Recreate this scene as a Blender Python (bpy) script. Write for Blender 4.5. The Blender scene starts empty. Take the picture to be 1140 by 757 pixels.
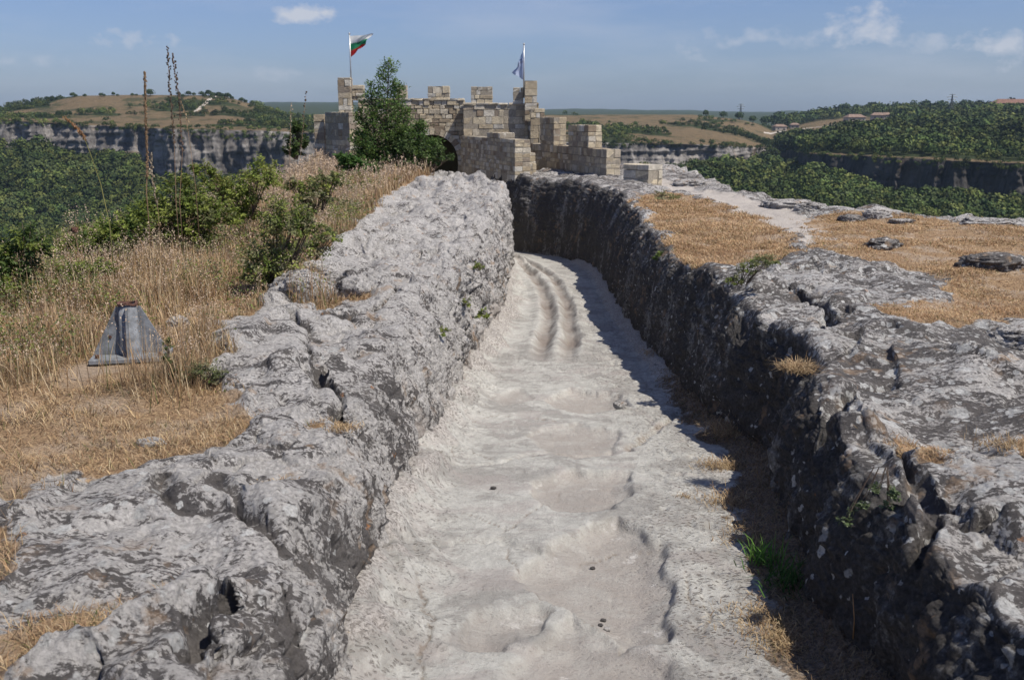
import bpy, math, random
import numpy as np
from mathutils import Vector

# ------------------------------------------------------------------ camera, sky, sun, exposure
SC = bpy.context.scene
COL = SC.collection
FPX, UC, VC, HZ, CAMZ = 1100.0, 570.0, 378.5, 130.0, 1.75
PITCH = math.atan((VC - HZ) / FPX)
CT, ST = math.cos(PITCH), math.sin(PITCH)
cam_d = bpy.data.cameras.new('camera')
cam = bpy.data.objects.new('camera', cam_d)
COL.objects.link(cam)
cam.location = (0, 0, CAMZ)
cam.rotation_euler = (math.pi / 2 - PITCH, 0, 0)
cam_d.sensor_width = 36.0
cam_d.lens = 36.0 * FPX / 1140.0
cam_d.clip_start = 0.05
cam_d.clip_end = 30000
cam_d.dof.use_dof = True
cam_d.dof.focus_distance = 7.0
cam_d.dof.aperture_fstop = 6.3
SC.camera = cam

SUN_AZ = math.atan2(-0.60, 1.0)          # direction towards the sun, from +x
SUN_EL = math.radians(57)
world = bpy.data.worlds.new('World')
SC.world = world
world.use_nodes = True
wn, wl = world.node_tree.nodes, world.node_tree.links
wn.clear()
sky = wn.new('ShaderNodeTexSky')
sky.sky_type = 'NISHITA'
sky.sun_disc = False
sky.sun_elevation = SUN_EL
sky.sun_rotation = math.pi / 2 - SUN_AZ
sky.altitude = 300
sky.air_density = 1.0
sky.dust_density = 1.0
sky.ozone_density = 2.2
bg = wn.new('ShaderNodeBackground')
bg.inputs['Strength'].default_value = 0.071
out = wn.new('ShaderNodeOutputWorld')
# thin high cloud and a few small puffs, set by sky direction
tc = wn.new('ShaderNodeTexCoord')
def wmath(op, a, b=None, c=None):
    n = wn.new('ShaderNodeMath'); n.operation = op
    for i, x in enumerate((a, b, c)):
        if x is None: continue
        if isinstance(x, (int, float)): n.inputs[i].default_value = x
        else: wl.new(x, n.inputs[i])
    return n.outputs[0]
def wnoise(scale, detail, rough, stretch):
    mp = wn.new('ShaderNodeMapping'); mp.inputs['Scale'].default_value = stretch
    wl.new(tc.outputs['Generated'], mp.inputs['Vector'])
    n = wn.new('ShaderNodeTexNoise'); n.inputs['Scale'].default_value = scale
    n.inputs['Detail'].default_value = detail; n.inputs['Roughness'].default_value = rough
    wl.new(mp.outputs[0], n.inputs['Vector'])
    return n.outputs['Fac']
sep = wn.new('ShaderNodeSeparateXYZ'); wl.new(tc.outputs['Generated'], sep.inputs[0])
puffn = wnoise(30, 5, 0.6, (1, 1, 1.5))
puffs = None
for (cu, cv, ru, rv, st_) in ((333, 14, 28, 11, .85), (148, 46, 36, 11, .62), (55, 68, 20, 7, .40), (-10, 66, 26, 9, .45),
                              (783, 50, 30, 14, .48), (968, 28, 38, 20, .70), (1115, 50, 34, 20, .70), (875, 40, 36, 11, .40),
                              (1020, 46, 26, 10, .42), (308, 82, 22, 8, .30), (1250, 30, 60, 20, .4), (-140, 30, 50, 18, .4)):
    d = Vector(((cu - UC) / FPX, CT + (VC - cv) / FPX * ST, -ST + (VC - cv) / FPX * CT)).normalized()
    sx = wmath('MULTIPLY', wmath('SUBTRACT', wmath('DIVIDE', sep.outputs[0], wmath('MAXIMUM', sep.outputs[1], .05)), d.x / d.y), FPX / ru)
    sz = wmath('MULTIPLY', wmath('SUBTRACT', wmath('DIVIDE', sep.outputs[2], wmath('MAXIMUM', sep.outputs[1], .05)), d.z / d.y), FPX / rv)
    r2 = wmath('ADD', wmath('MULTIPLY', sx, sx), wmath('MULTIPLY', sz, sz))
    g = wmath('SUBTRACT', 1.0, wmath('MULTIPLY', r2, 0.55))
    g = wmath('MAXIMUM', wmath('ADD', g, wmath('MULTIPLY', wmath('SUBTRACT', puffn, .56), 5.0)), 0)
    g = wmath('MULTIPLY', wmath('MINIMUM', g, 1.0), st_)
    puffs = g if puffs is None else wmath('MAXIMUM', puffs, g)
wisp = wmath('MULTIPLY', wmath('MAXIMUM', wmath('SUBTRACT', wnoise(3.2, 8, .62, (1, 1, 5)), .46), 0), 1.0)
cl = wmath('MINIMUM', wmath('ADD', puffs, wisp), .85)
mx = wn.new('ShaderNodeMix'); mx.data_type = 'RGBA'
wl.new(cl, mx.inputs['Factor'])
hs = wn.new('ShaderNodeHueSaturation'); hs.inputs['Saturation'].default_value = 0.95; hs.inputs['Value'].default_value = 1.0; tint = wn.new('ShaderNodeMix'); tint.data_type = 'RGBA'; tint.blend_type = 'MULTIPLY'; tint.inputs['Factor'].default_value = 1; tint.inputs['B'].default_value = (.87, .98, 1.36, 1)
wl.new(sky.outputs[0], tint.inputs['A']); wl.new(tint.outputs['Result'], hs.inputs['Color'])
wl.new(hs.outputs[0], mx.inputs['A'])
mx.inputs['B'].default_value = (8.0, 8.3, 9.2, 1)
wl.new(mx.outputs['Result'], bg.inputs['Color'])
wl.new(bg.outputs[0], out.inputs['Surface'])

sun_d = bpy.data.lights.new('sun', 'SUN')
sun_d.energy = 5.0
sun_d.angle = math.radians(0.5)
sun_d.color = (1.0, 0.935, 0.83)
sun = bpy.data.objects.new('sun', sun_d)
COL.objects.link(sun)
SUNV = Vector((math.cos(SUN_EL) * math.cos(SUN_AZ), math.cos(SUN_EL) * math.sin(SUN_AZ), math.sin(SUN_EL)))
sun.rotation_euler = SUNV.to_track_quat('Z', 'Y').to_euler()
sun.location = (20, -6, 40)
SC.view_settings.view_transform = 'Standard'
SC.view_settings.look = 'None'
SC.view_settings.gamma = 1.0
SC.view_settings.exposure = 0.10
SC.view_settings.use_curve_mapping = False
SC.render.engine = 'CYCLES'
SC.cycles.max_bounces = 6
SC.cycles.diffuse_bounces = 2
SC.cycles.volume_bounces = 0
SC.cycles.use_denoising = True

RNG = np.random.default_rng(7)
random.seed(7)

# ------------------------------------------------------------------ picture pixel -> place in the scene
def ratios(u, v):
    k = (VC - v) / FPX
    den = CT + k * ST
    return (u - UC) / FPX / den, (-ST + k * CT) / den
def at(u, v, Y):
    a, e = ratios(u, v)
    return Vector((a * Y, Y, CAMZ + e * Y))
def on_z(u, v, z=0.0):
    a, e = ratios(u, v)
    Y = (z - CAMZ) / e
    return (a * Y, Y)
FLY = [-4, 1, 4, 6, 8.3, 12.6, 16.5, 23.4, 30, 38, 60]
FLZ = [-.55, -.60, -.70, -.80, -1.05, -1.35, -1.55, -1.85, -2.25, -2.5, -2.8]
def floor_z(Y): return np.interp(Y, FLY, FLZ)
def on_floor(u, v):
    z = -1.0
    for _ in range(25):
        x, y = on_z(u, v, z); z = .5 * z + .5 * float(floor_z(y))
    return (x, y)

# ------------------------------------------------------------------ noise
_perm = np.random.default_rng(3).permutation(512)
_perm = np.concatenate([_perm, _perm, _perm])
_grad = np.random.default_rng(5).normal(size=(512, 3)); _grad /= np.linalg.norm(_grad, axis=1)[:, None]
def _hash(i, j, k): return _perm[(_perm[(_perm[i & 511] + j) & 511] + k) & 511]
def perlin(x, y, z=None):
    z = np.zeros_like(x) if z is None else z
    xi, yi, zi = np.floor(x).astype(int), np.floor(y).astype(int), np.floor(z).astype(int)
    xf, yf, zf = x - xi, y - yi, z - zi
    f = lambda t: t * t * t * (t * (t * 6 - 15) + 10)
    u, v, w = f(xf), f(yf), f(zf)
    r = 0
    for dx in (0, 1):
        for dy in (0, 1):
            for dz in (0, 1):
                g = _grad[_hash(xi + dx, yi + dy, zi + dz)]
                d = g[..., 0] * (xf - dx) + g[..., 1] * (yf - dy) + g[..., 2] * (zf - dz)
                r = r + d * (u if dx else 1 - u) * (v if dy else 1 - v) * (w if dz else 1 - w)
    return r * 1.5
def fbm(x, y, z=None, oct=4, gain=.5, lac=2.03):
    z = np.zeros_like(x) if z is None else z
    r, a, s = 0, 1., 1.
    for o in range(oct):
        r = r + a * perlin(x * s + o * 17.3, y * s - o * 9.1, z * s + o * 5.7); a *= gain; s *= lac
    return r
def billow(x, y, z=None, oct=4, gain=.5):
    z = np.zeros_like(x) if z is None else z
    r, a, s = 0, 1., 1.
    for o in range(oct):
        r = r + a * (np.abs(perlin(x * s + o * 7.3, y * s + o * 3.1, z * s - o * 5.7)) * 2 - .5); a *= gain; s *= 2.1
    return r
def worley(x, y, z, jit=.9):
    xi, yi, zi = np.floor(x).astype(int), np.floor(y).astype(int), np.floor(z).astype(int)
    f1 = np.full(x.shape, 9.); f2 = np.full(x.shape, 9.); idr = np.zeros(x.shape)
    for dx in (-1, 0, 1):
        for dy in (-1, 0, 1):
            for dz in (-1, 0, 1):
                h = _hash(xi + dx, yi + dy, zi + dz)
                g = _grad[h] * .45 * jit + .5
                d = np.sqrt((xi + dx + g[..., 0] - x) ** 2 + (yi + dy + g[..., 1] - y) ** 2 + (zi + dz + g[..., 2] - z) ** 2)
                c = d < f1
                f2 = np.where(c, f1, np.minimum(f2, d)); idr = np.where(c, h / 512., idr); f1 = np.where(c, d, f1)
    return f1, f2, idr
def sstep(a, b, x):
    t = np.clip((x - a) / (b - a), 0, 1)
    return t * t * (3 - 2 * t)
def sdf_poly(x, y, poly):
    P = np.array(poly, float); n = len(P)
    d = np.full(x.shape, 1e9); s = np.ones(x.shape)
    for i in range(n):
        a, b = P[i], P[i - 1]
        ex, ey = b[0] - a[0], b[1] - a[1]
        wx, wy = x - a[0], y - a[1]
        t = np.clip((wx * ex + wy * ey) / (ex * ex + ey * ey + 1e-12), 0, 1)
        d = np.minimum(d, (wx - ex * t) ** 2 + (wy - ey * t) ** 2)
        c1, c2, c3 = y >= a[1], y < b[1], ex * wy > ey * wx
        s = np.where((c1 & c2 & c3) | (~c1 & ~c2 & ~c3), -s, s)
    return np.sqrt(d) * s
def dist_line(x, y, pts):
    d = np.full(x.shape, 1e9)
    for (ax, ay), (bx, by) in zip(pts[:-1], pts[1:]):
        ex, ey = bx - ax, by - ay
        t = np.clip(((x - ax) * ex + (y - ay) * ey) / (ex * ex + ey * ey + 1e-12), 0, 1)
        d = np.minimum(d, (x - ax - ex * t) ** 2 + (y - ay - ey * t) ** 2)
    return np.sqrt(d)

# ------------------------------------------------------------------ objects
def tag(o, label=None, cat=None, group=None, kind=None):
    if label: o['label'] = label
    if cat: o['category'] = cat
    if group: o['group'] = group
    if kind: o['kind'] = kind
    return o
def empty(name, loc=(0, 0, 0), rz=0):
    o = bpy.data.objects.new(name, None); COL.objects.link(o)
    o.location = loc; o.rotation_euler = (0, 0, rz); o.empty_display_size = .2
    return o
def mesh_np(name, verts, faces, mat=None, parent=None, attrs=None, smooth=True):
    """faces: list of (m,k) index arrays; attrs: {name: (n,) float or (n,3) colour}"""
    me = bpy.data.meshes.new(name)
    verts = np.asarray(verts, np.float32).reshape(-1, 3)
    me.vertices.add(len(verts)); me.vertices.foreach_set('co', verts.ravel())
    faces = [np.asarray(f, np.int32) for f in faces if len(f)]
    nl = sum(f.size for f in faces); npoly = sum(len(f) for f in faces)
    me.loops.add(nl); me.loops.foreach_set('vertex_index', np.concatenate([f.ravel() for f in faces]))
    tot = np.concatenate([np.full(len(f), f.shape[1], np.int32) for f in faces])
    st = np.concatenate([[0], np.cumsum(tot)[:-1]]).astype(np.int32)
    me.polygons.add(npoly); me.polygons.foreach_set('loop_start', st); me.polygons.foreach_set('loop_total', tot)
    me.polygons.foreach_set('use_smooth', np.full(npoly, bool(smooth)))
    me.update(calc_edges=True)
    for k, a in (attrs or {}).items():
        a = np.asarray(a, np.float32)
        if a.ndim == 1:
            at_ = me.attributes.new(k, 'FLOAT', 'POINT'); at_.data.foreach_set('value', a)
        else:
            at_ = me.attributes.new(k, 'FLOAT_COLOR', 'POINT')
            at_.data.foreach_set('color', np.concatenate([a, np.ones((len(a), 1), np.float32)], 1).ravel())
    if mat: me.materials.append(mat)
    o = bpy.data.objects.new(name, me); COL.objects.link(o)
    if parent: o.parent = parent
    return o
def grid_faces(nr, nc):
    i = np.arange(nr * nc).reshape(nr, nc)
    return np.stack([i[:-1, :-1], i[:-1, 1:], i[1:, 1:], i[1:, :-1]], -1).reshape(-1, 4)
class MB:
    """collects small shapes into one mesh"""
    def __init__(s): s.v, s.f, s.n, s.c = [], {3: [], 4: []}, 0, []
    def add(s, v, fs, col=None):
        v = np.asarray(v, float).reshape(-1, 3)
        for f in fs:
            f = np.asarray(f)
            if f.ndim == 1: f = f[None]
            s.f[f.shape[1]].append(f + s.n)
        s.v.append(v); s.n += len(v)
        s.c.append(np.tile(np.asarray(col if col is not None else (.5, .5, .5), float), (len(v), 1)))
    def box(s, c, size, rz=0, col=None, jit=0., taper=1.0, bev=0.0):
        sx, sy, sz = [q / 2 for q in size]
        if bev > 0:
            pts = []
            for z_, k in ((-sz, 1), (-sz + bev, 0), (sz - bev, 0), (sz, 1)):
                ix = bev * k
                for (a, b) in ((-1, -1), (1, -1), (1, 1), (-1, 1)):
                    # two verts per corner
                    if (a, b) in ((-1, -1), (1, 1)):
                        pts += [(a * (sx - ix), b * (sy - bev - ix), z_), (a * (sx - bev - ix), b * (sy - ix), z_)] if True else []
                    else:
                        pts += [(a * (sx - bev - ix), b * (sy - ix), z_), (a * (sx - ix), b * (sy - bev - ix), z_)]
            v = np.array(pts); quads = []
            for l in range(3):
                for i in range(8):
                    j = (i + 1) % 8
                    quads.append((l * 8 + i, l * 8 + j, (l + 1) * 8 + j, (l + 1) * 8 + i))
            for b0 in (0, 24):
                ring = [b0 + i for i in range(8)]
                quads += [(ring[0], ring[1], ring[2], ring[3]), (ring[0], ring[3], ring[4], ring[7]), (ring[4], ring[5], ring[6], ring[7])]
            quads = np.array(quads)
            if jit: v = v + RNG.normal(0, jit, v.shape)
        else:
            v = np.array([(a * sx, b * sy, q * sz) for q in (-1, 1) for (a, b) in ((-1, -1), (1, -1), (1, 1), (-1, 1))])
            if jit: v = v + RNG.normal(0, jit, v.shape)
            quads = np.array([(3, 2, 1, 0), (4, 5, 6, 7), (0, 1, 5, 4), (1, 2, 6, 5), (2, 3, 7, 6), (3, 0, 4, 7)])
        if taper != 1: v[:, :2] *= np.where(v[:, 2:3] > 0, taper, 1)
        c_, s_ = math.cos(rz), math.sin(rz)
        v = np.stack([v[:, 0] * c_ - v[:, 1] * s_, v[:, 0] * s_ + v[:, 1] * c_, v[:, 2]], 1) + np.array(c, float)
        s.add(v, [quads], col)
    def tube(s, pts, rad, seg=6, col=None):
        pts = [Vector(p) for p in pts]; n = len(pts)
        rad = [rad] * n if isinstance(rad, (int, float)) else rad
        vs = []
        for i, p in enumerate(pts):
            d = (pts[min(i + 1, n - 1)] - pts[max(i - 1, 0)]).normalized()
            a = d.cross(Vector((0.13, 0.97, .2))).normalized(); b = d.cross(a)
            for k in range(seg):
                t = 2 * math.pi * k / seg
                vs.append(p + (a * math.cos(t) + b * math.sin(t)) * rad[i])
        vs.append(pts[0]); vs.append(pts[-1])
        q = [(i * seg + k, i * seg + (k + 1) % seg, (i + 1) * seg + (k + 1) % seg, (i + 1) * seg + k) for i in range(n - 1) for k in range(seg)]
        t = [(n * seg, (k + 1) % seg, k) for k in range(seg)] + [(n * seg + 1, (n - 1) * seg + k, (n - 1) * seg + (k + 1) % seg) for k in range(seg)]
        s.add([tuple(x) for x in vs], [np.array(q), np.array(t)], col)
    def build(s, name, mat, parent=None, smooth=False, colattr=True):
        fs = [np.concatenate(a) for a in s.f.values() if a]
        v = np.concatenate(s.v)
        if parent is not None: v = v - np.array(parent.matrix_basis.translation if parent.parent is None else parent.parent.matrix_basis.translation)
        return mesh_np(name, v, fs, mat, parent, {'col': np.concatenate(s.c)} if colattr else None, smooth)
# ------------------------------------------------------------------ materials
class NT:
    def __init__(s, name, rough=.9, spec=.2):
        s.m = bpy.data.materials.new(name); s.m.use_nodes = True
        s.t = s.m.node_tree; s.n = s.t.nodes; s.n.clear()
        s.out = s.n.new('ShaderNodeOutputMaterial'); s.b = s.n.new('ShaderNodeBsdfPrincipled')
        s.b.inputs['Roughness'].default_value = rough; s.b.inputs['Specular IOR Level'].default_value = spec
        s.t.links.new(s.b.outputs[0], s.out.inputs['Surface'])
        g = s.n.new('ShaderNodeNewGeometry'); s.pos = g.outputs['Position']; s.geo = g
        s.isl = g.outputs['Random Per Island']
    def L(s, x, i):
        if isinstance(x, (int, float)):
            i.default_value = x if i.type != 'RGBA' else (x, x, x, 1)
        elif isinstance(x, tuple): i.default_value = x if len(x) == 4 or i.type == 'VECTOR' else (*x, 1)
        else: s.t.links.new(x, i)
    def math(s, op, a, b=0., c=None, clamp=False):
        n = s.n.new('ShaderNodeMath'); n.operation = op; n.use_clamp = clamp
        s.L(a, n.inputs[0]); s.L(b, n.inputs[1])
        if c is not None: s.L(c, n.inputs[2])
        return n.outputs[0]
    def map(s, vec=None, scale=(1, 1, 1), rot=(0, 0, 0)):
        n = s.n.new('ShaderNodeMapping'); n.inputs['Scale'].default_value = scale; n.inputs['Rotation'].default_value = rot
        s.L(vec or s.pos, n.inputs['Vector']); return n.outputs[0]
    def noise(s, scale, detail=4, rough=.5, vec=None, dist=0., col=False):
        n = s.n.new('ShaderNodeTexNoise'); n.inputs['Scale'].default_value = scale; n.inputs['Detail'].default_value = detail
        n.inputs['Roughness'].default_value = rough; n.inputs['Distortion'].default_value = dist
        s.L(vec or s.pos, n.inputs['Vector']); return n.outputs['Color' if col else 'Fac']
    def vor(s, scale, vec=None, feat='F1', out='Distance', rand=1.):
        n = s.n.new('ShaderNodeTexVoronoi'); n.feature = feat; n.inputs['Scale'].default_value = scale
        n.inputs['Randomness'].default_value = rand
        s.L(vec or s.pos, n.inputs['Vector']); return n.outputs[out] if isinstance(out, str) else [n.outputs[o] for o in out]
    def ramp(s, x, lo, hi, a=0., b=1.):
        n = s.n.new('ShaderNodeMapRange'); n.interpolation_type = 'SMOOTHSTEP'
        s.L(x, n.inputs['Value']); s.L(lo, n.inputs['From Min']); s.L(hi, n.inputs['From Max'])
        n.inputs['To Min'].default_value = a; n.inputs['To Max'].default_value = b
        return n.outputs['Result']
    def mix(s, f, a, b, mode='MIX'):
        n = s.n.new('ShaderNodeMix'); n.data_type = 'RGBA'; n.blend_type = mode
        s.L(f, n.inputs['Factor']); s.L(a, n.inputs['A']); s.L(b, n.inputs['B']); return n.outputs['Result']
    def attr(s, name, col=False):
        n = s.n.new('ShaderNodeAttribute'); n.attribute_name = name; return n.outputs['Color' if col else 'Fac']
    def scalec(s, col, f):
        n = s.n.new('ShaderNodeVectorMath'); n.operation = 'SCALE'; s.L(col, n.inputs[0]); s.L(f, n.inputs['Scale']); return n.outputs[0]
    def warp(s, vec, scale, amt):
        n = s.n.new('ShaderNodeVectorMath'); n.operation = 'MULTIPLY_ADD'
        s.L(s.noise(scale, 3, .5, vec, col=True), n.inputs[0]); n.inputs[1].default_value = (amt,) * 3; s.L(vec, n.inputs[2]); return n.outputs[0]
    def bump(s, h, dist, strength=1., prev=None):
        n = s.n.new('ShaderNodeBump'); n.inputs['Distance'].default_value = dist; n.inputs['Strength'].default_value = strength
        s.L(h, n.inputs['Height'])
        if prev is not None: s.L(prev, n.inputs['Normal'])
        return n.outputs[0]
    def done(s, col, nrm=None):
        s.L(col, s.b.inputs['Base Color'])
        if nrm is not None: s.L(nrm, s.b.inputs['Normal'])
        return s.m

def rock_material():
    s = NT('weathered_limestone', .92, .15)
    dark, soil, flr, lich = s.attr('dark'), s.attr('soil'), s.attr('floor'), s.attr('lich')
    wp = s.warp(s.pos, 2.2, .25)
    st = s.map(wp, (1.0, 2.3, 1.4), (0, 0, .5))
    n1 = s.noise(2.6, 9, .66, st, .6)
    n2 = s.noise(11, 8, .68, st, .9)
    n3 = s.noise(46, 5, .6)
    k = s.math('ADD', s.math('MULTIPLY', n1, .42), s.math('ADD', s.math('MULTIPLY', n2, .36), s.math('MULTIPLY', n3, .22)))
    light = s.mix(s.noise(1.3, 3), (.63, .605, .58), (.47, .45, .43))
    light = s.mix(s.ramp(n3, .40, .60), s.scalec(light, .72), light)
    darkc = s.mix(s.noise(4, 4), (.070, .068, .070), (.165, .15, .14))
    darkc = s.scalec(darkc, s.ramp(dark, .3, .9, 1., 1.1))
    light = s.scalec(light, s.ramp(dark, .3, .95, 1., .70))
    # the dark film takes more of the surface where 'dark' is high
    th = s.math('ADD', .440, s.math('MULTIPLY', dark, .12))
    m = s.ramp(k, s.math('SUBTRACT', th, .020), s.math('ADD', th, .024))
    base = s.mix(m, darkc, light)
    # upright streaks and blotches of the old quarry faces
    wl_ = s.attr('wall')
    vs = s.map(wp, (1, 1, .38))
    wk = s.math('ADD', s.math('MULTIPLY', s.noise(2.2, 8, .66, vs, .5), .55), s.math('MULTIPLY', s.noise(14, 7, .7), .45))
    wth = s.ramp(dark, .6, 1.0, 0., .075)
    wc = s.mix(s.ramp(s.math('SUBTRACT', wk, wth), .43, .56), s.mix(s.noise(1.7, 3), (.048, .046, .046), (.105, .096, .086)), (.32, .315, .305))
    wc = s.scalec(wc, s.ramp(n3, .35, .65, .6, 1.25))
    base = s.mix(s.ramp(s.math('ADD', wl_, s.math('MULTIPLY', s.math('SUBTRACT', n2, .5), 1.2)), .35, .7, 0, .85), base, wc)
    # dark speckle pits
    sp = s.math('MULTIPLY', s.ramp(s.noise(30, 6, .7, st), .55, .62), s.ramp(n1, .62, .45))
    base = s.mix(s.math('MULTIPLY', sp, .65), base, (.09, .08, .078))
    # white lichen discs in two sizes
    for sc_, r0, r1, seed in ((7.5, .12, .60, .58), (17, .12, .60, .62)):
        wv = s.warp(s.pos, sc_ * 2.6, .55 / sc_)
        d, c = s.vor(sc_, wv, out=('Distance', 'Color'))
        rnd = s.n.new('ShaderNodeSeparateColor'); s.L(c, rnd.inputs[0])
        rr = s.math('MULTIPLY', s.math('SUBTRACT', rnd.outputs[0], s.math('SUBTRACT', 1.0, s.math('MULTIPLY', lich, seed))), 1.1, clamp=True)
        rr = s.math('MULTIPLY', s.math('POWER', rr, .5), r1)
        mk = s.ramp(s.math('SUBTRACT', d, rr), .035, -.035)
        tone = s.mix(rnd.outputs[1], (.46, .46, .45), (.74, .74, .72))
        tone = s.mix(s.ramp(s.noise(70, 4, .6), .35, .6), s.scalec(tone, .78), tone)
        mk = s.math('MULTIPLY', mk, s.ramp(s.noise(38, 5, .7), .36, .52, .5, 1.))
        base = s.mix(s.math('MULTIPLY', mk, .85), base, tone)
    # orange lichen
    d, c = s.vor(6.5, s.warp(s.pos, 30, .04), out=('Distance', 'Color'))
    rnd = s.n.new('ShaderNodeSeparateColor'); s.L(c, rnd.inputs[0])
    mk = s.math('MULTIPLY', s.ramp(d, .17, .08), s.math('GREATER_THAN', rnd.outputs[0], .86))
    mk = s.math('MULTIPLY', mk, s.ramp(s.noise(60, 4), .44, .56))
    base = s.mix(s.math('MULTIPLY', mk, .75), base, (.42, .19, .07))
    # fine dry litter and ochre dust in low spots
    och = s.math('MULTIPLY', s.ramp(s.noise(5.5, 6, .6), .55, .64), s.ramp(s.noise(1.1, 2), .45, .6))
    base = s.mix(s.math('MULTIPLY', och, .55), base, (.36, .25, .16))
    # soil with straw litter
    sn = s.noise(60, 6, .7, s.map(s.warp(s.pos, 5, .4), (1, .35, 1)))
    soilc = s.mix(s.ramp(sn, .33, .66), (.20, .125, .075), (.52, .36, .21))
    soilc = s.mix(s.ramp(s.noise(2.2, 5), .45, .65), soilc, s.mix(sn, (.38, .26, .16), (.50, .42, .34)))
    edge = s.ramp(s.math('ADD', soil, s.math('MULTIPLY', s.math('SUBTRACT', s.noise(7, 6, .65), .5), .9)), .42, .56)
    base = s.mix(edge, base, soilc)
    # worn pale track on the plateau
    tr = s.attr('track')
    edge2 = s.ramp(s.math('ADD', tr, s.math('MULTIPLY', s.math('SUBTRACT', s.noise(5, 6, .65), .5), .9)), .4, .6)
    base = s.mix(edge2, base, s.mix(s.noise(20, 6, .7), (.40, .35, .30), (.62, .58, .54)))
    # foot of the wall merges into the road surface
    e3 = s.ramp(s.math('ADD', flr, s.math('MULTIPLY', s.math('SUBTRACT', s.noise(8, 5, .65), .5), .9)), .42, .62)
    base = s.mix(s.math('MULTIPLY', e3, .8), base, s.mix(s.noise(28, 6, .7), (.26, .22, .19), (.52, .48, .45)))
    b1 = s.bump(n2, .05, 1.)
    b2 = s.bump(s.noise(48, 8, .75), .018, 1., b1)
    b3 = s.bump(s.vor(34, s.warp(s.pos, 12, .05)), .010, .6, b2)
    return s.done(base, b3)

def road_material():
    s = NT('worn_limestone_road', .9, .2)
    rough, rut, basin = s.attr('rough'), s.attr('rut'), s.attr('basin')
    n1 = s.noise(1.5, 7, .6, dist=.5); n2 = s.noise(9, 8, .65, dist=.6); n3 = s.noise(70, 5, .7)
    c = s.mix(n1, (.435, .43, .40), (.60, .592, .55))
    c = s.mix(s.math('MULTIPLY', s.ramp(s.noise(1.9, 9, .72, dist=.4), .46, .56), .7), c, (.30, .288, .268))
    c = s.mix(s.ramp(n2, .42, .66), s.scalec(c, .82), c)
    c = s.mix(s.math('MULTIPLY', s.ramp(s.noise(2.7, 6, .6, dist=.8), .50, .64), .55), c, (.365, .33, .31))
    c = s.mix(s.math('MULTIPLY', basin, s.ramp(s.noise(5, 6, .6), .3, .7, .55, 1.)), c, (.345, .315, .285))
    c = s.mix(s.math('MULTIPLY', s.ramp(s.noise(3.6, 8, .68, dist=.3), .60, .70), s.math('MULTIPLY', .7, s.math('ADD', .15, basin))), c, (.70, .68, .65))
    c = s.mix(s.math('MULTIPLY', s.ramp(s.noise(16, 8, .75), .50, .66), .35), c, (.30, .265, .24))
    pit = s.vor(27, s.map(s.warp(s.pos, 6, .12), (1, 1.9, 1), (0, 0, .6)))
    pm = s.math('MULTIPLY', s.ramp(pit, .42, .20), s.math('MULTIPLY', rough, s.ramp(s.noise(3, 3), .35, .55)))
    c = s.mix(s.math('MULTIPLY', pm, .8), c, (.21, .18, .16))
    c = s.mix(s.math('MULTIPLY', s.ramp(n3, .5, .68), s.math('MULTIPLY', rough, .45)), c, (.27, .23, .20))
    c = s.mix(s.math('MULTIPLY', rut, s.ramp(n2, .3, .6, .75, 1.)), c, (.175, .135, .11))
    g = s.attr('grit')
    gm = s.ramp(s.math('ADD', g, s.math('MULTIPLY', s.math('SUBTRACT', s.noise(7, 6, .7), .5), 1.1)), .4, .62)
    gc = s.mix(s.ramp(s.noise(45, 6, .75), .40, .58), (.17, .15, .135), (.50, .465, .435))
    c = s.mix(s.math('MULTIPLY', gm, .7), c, gc)
    c = s.mix(s.math('MULTIPLY', s.ramp(s.noise(95, 5, .75), .52, .68), .45), c, (.24, .21, .19))
    vc = s.vor(26, s.warp(s.pos, 14, .08), out='Color')
    c = s.mix(s.math('MULTIPLY', s.ramp(s.noise(24, 6, .75, dist=.4), .55, .72), .5), c, (.33, .30, .275))
    c = s.mix(s.math('MULTIPLY', s.attr('crk'), s.ramp(s.noise(30, 4), .38, .55, .1, .7)), c, (.19, .15, .115))
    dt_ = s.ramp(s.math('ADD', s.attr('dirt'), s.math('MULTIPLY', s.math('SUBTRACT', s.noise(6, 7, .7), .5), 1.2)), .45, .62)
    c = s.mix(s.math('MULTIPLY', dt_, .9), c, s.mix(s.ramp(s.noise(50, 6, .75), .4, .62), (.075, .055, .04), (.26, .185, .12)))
    b1 = s.bump(s.math('MULTIPLY', s.ramp(pit, .05, .4), rough), .022, .9)
    b2 = s.bump(n2, .03, .55, b1)
    b3 = s.bump(s.noise(42, 8, .78), .014, 1., b2)
    return s.done(c, b3)

def stone_material(name, warm=0.):
    s = NT(name, .92, .15)
    isl = s.isl
    a = s.mix(isl, (.70, .605, .44), (.46, .375, .26))
    h = s.math('FRACT', s.math('MULTIPLY', isl, 37.7))
    a = s.mix(s.ramp(h, .45, 1.0), a, (.68, .64, .56))
    h2 = s.math('FRACT', s.math('MULTIPLY', isl, 91.3))
    a = s.mix(s.ramp(h2, .72, .86, 0, .8), a, (.27, .205, .15))
    n = s.noise(7, 7, .68, dist=.5)
    a = s.mix(s.ramp(n, .42, .68), s.scalec(a, .70), a)
    a = s.mix(s.math('MULTIPLY', s.ramp(s.noise(24, 6, .7), .52, .70), .5), a, (.15, .125, .105))
    a = s.mix(s.math('MULTIPLY', s.ramp(s.noise(1.2, 4, .6), .52, .66), .4), a, (.24, .22, .20))
    b = s.bump(s.noise(14, 7, .7), .022, .9)
    b = s.bump(s.noise(80, 5, .7), .004, .8, b)
    return s.done(a, b)

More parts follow.
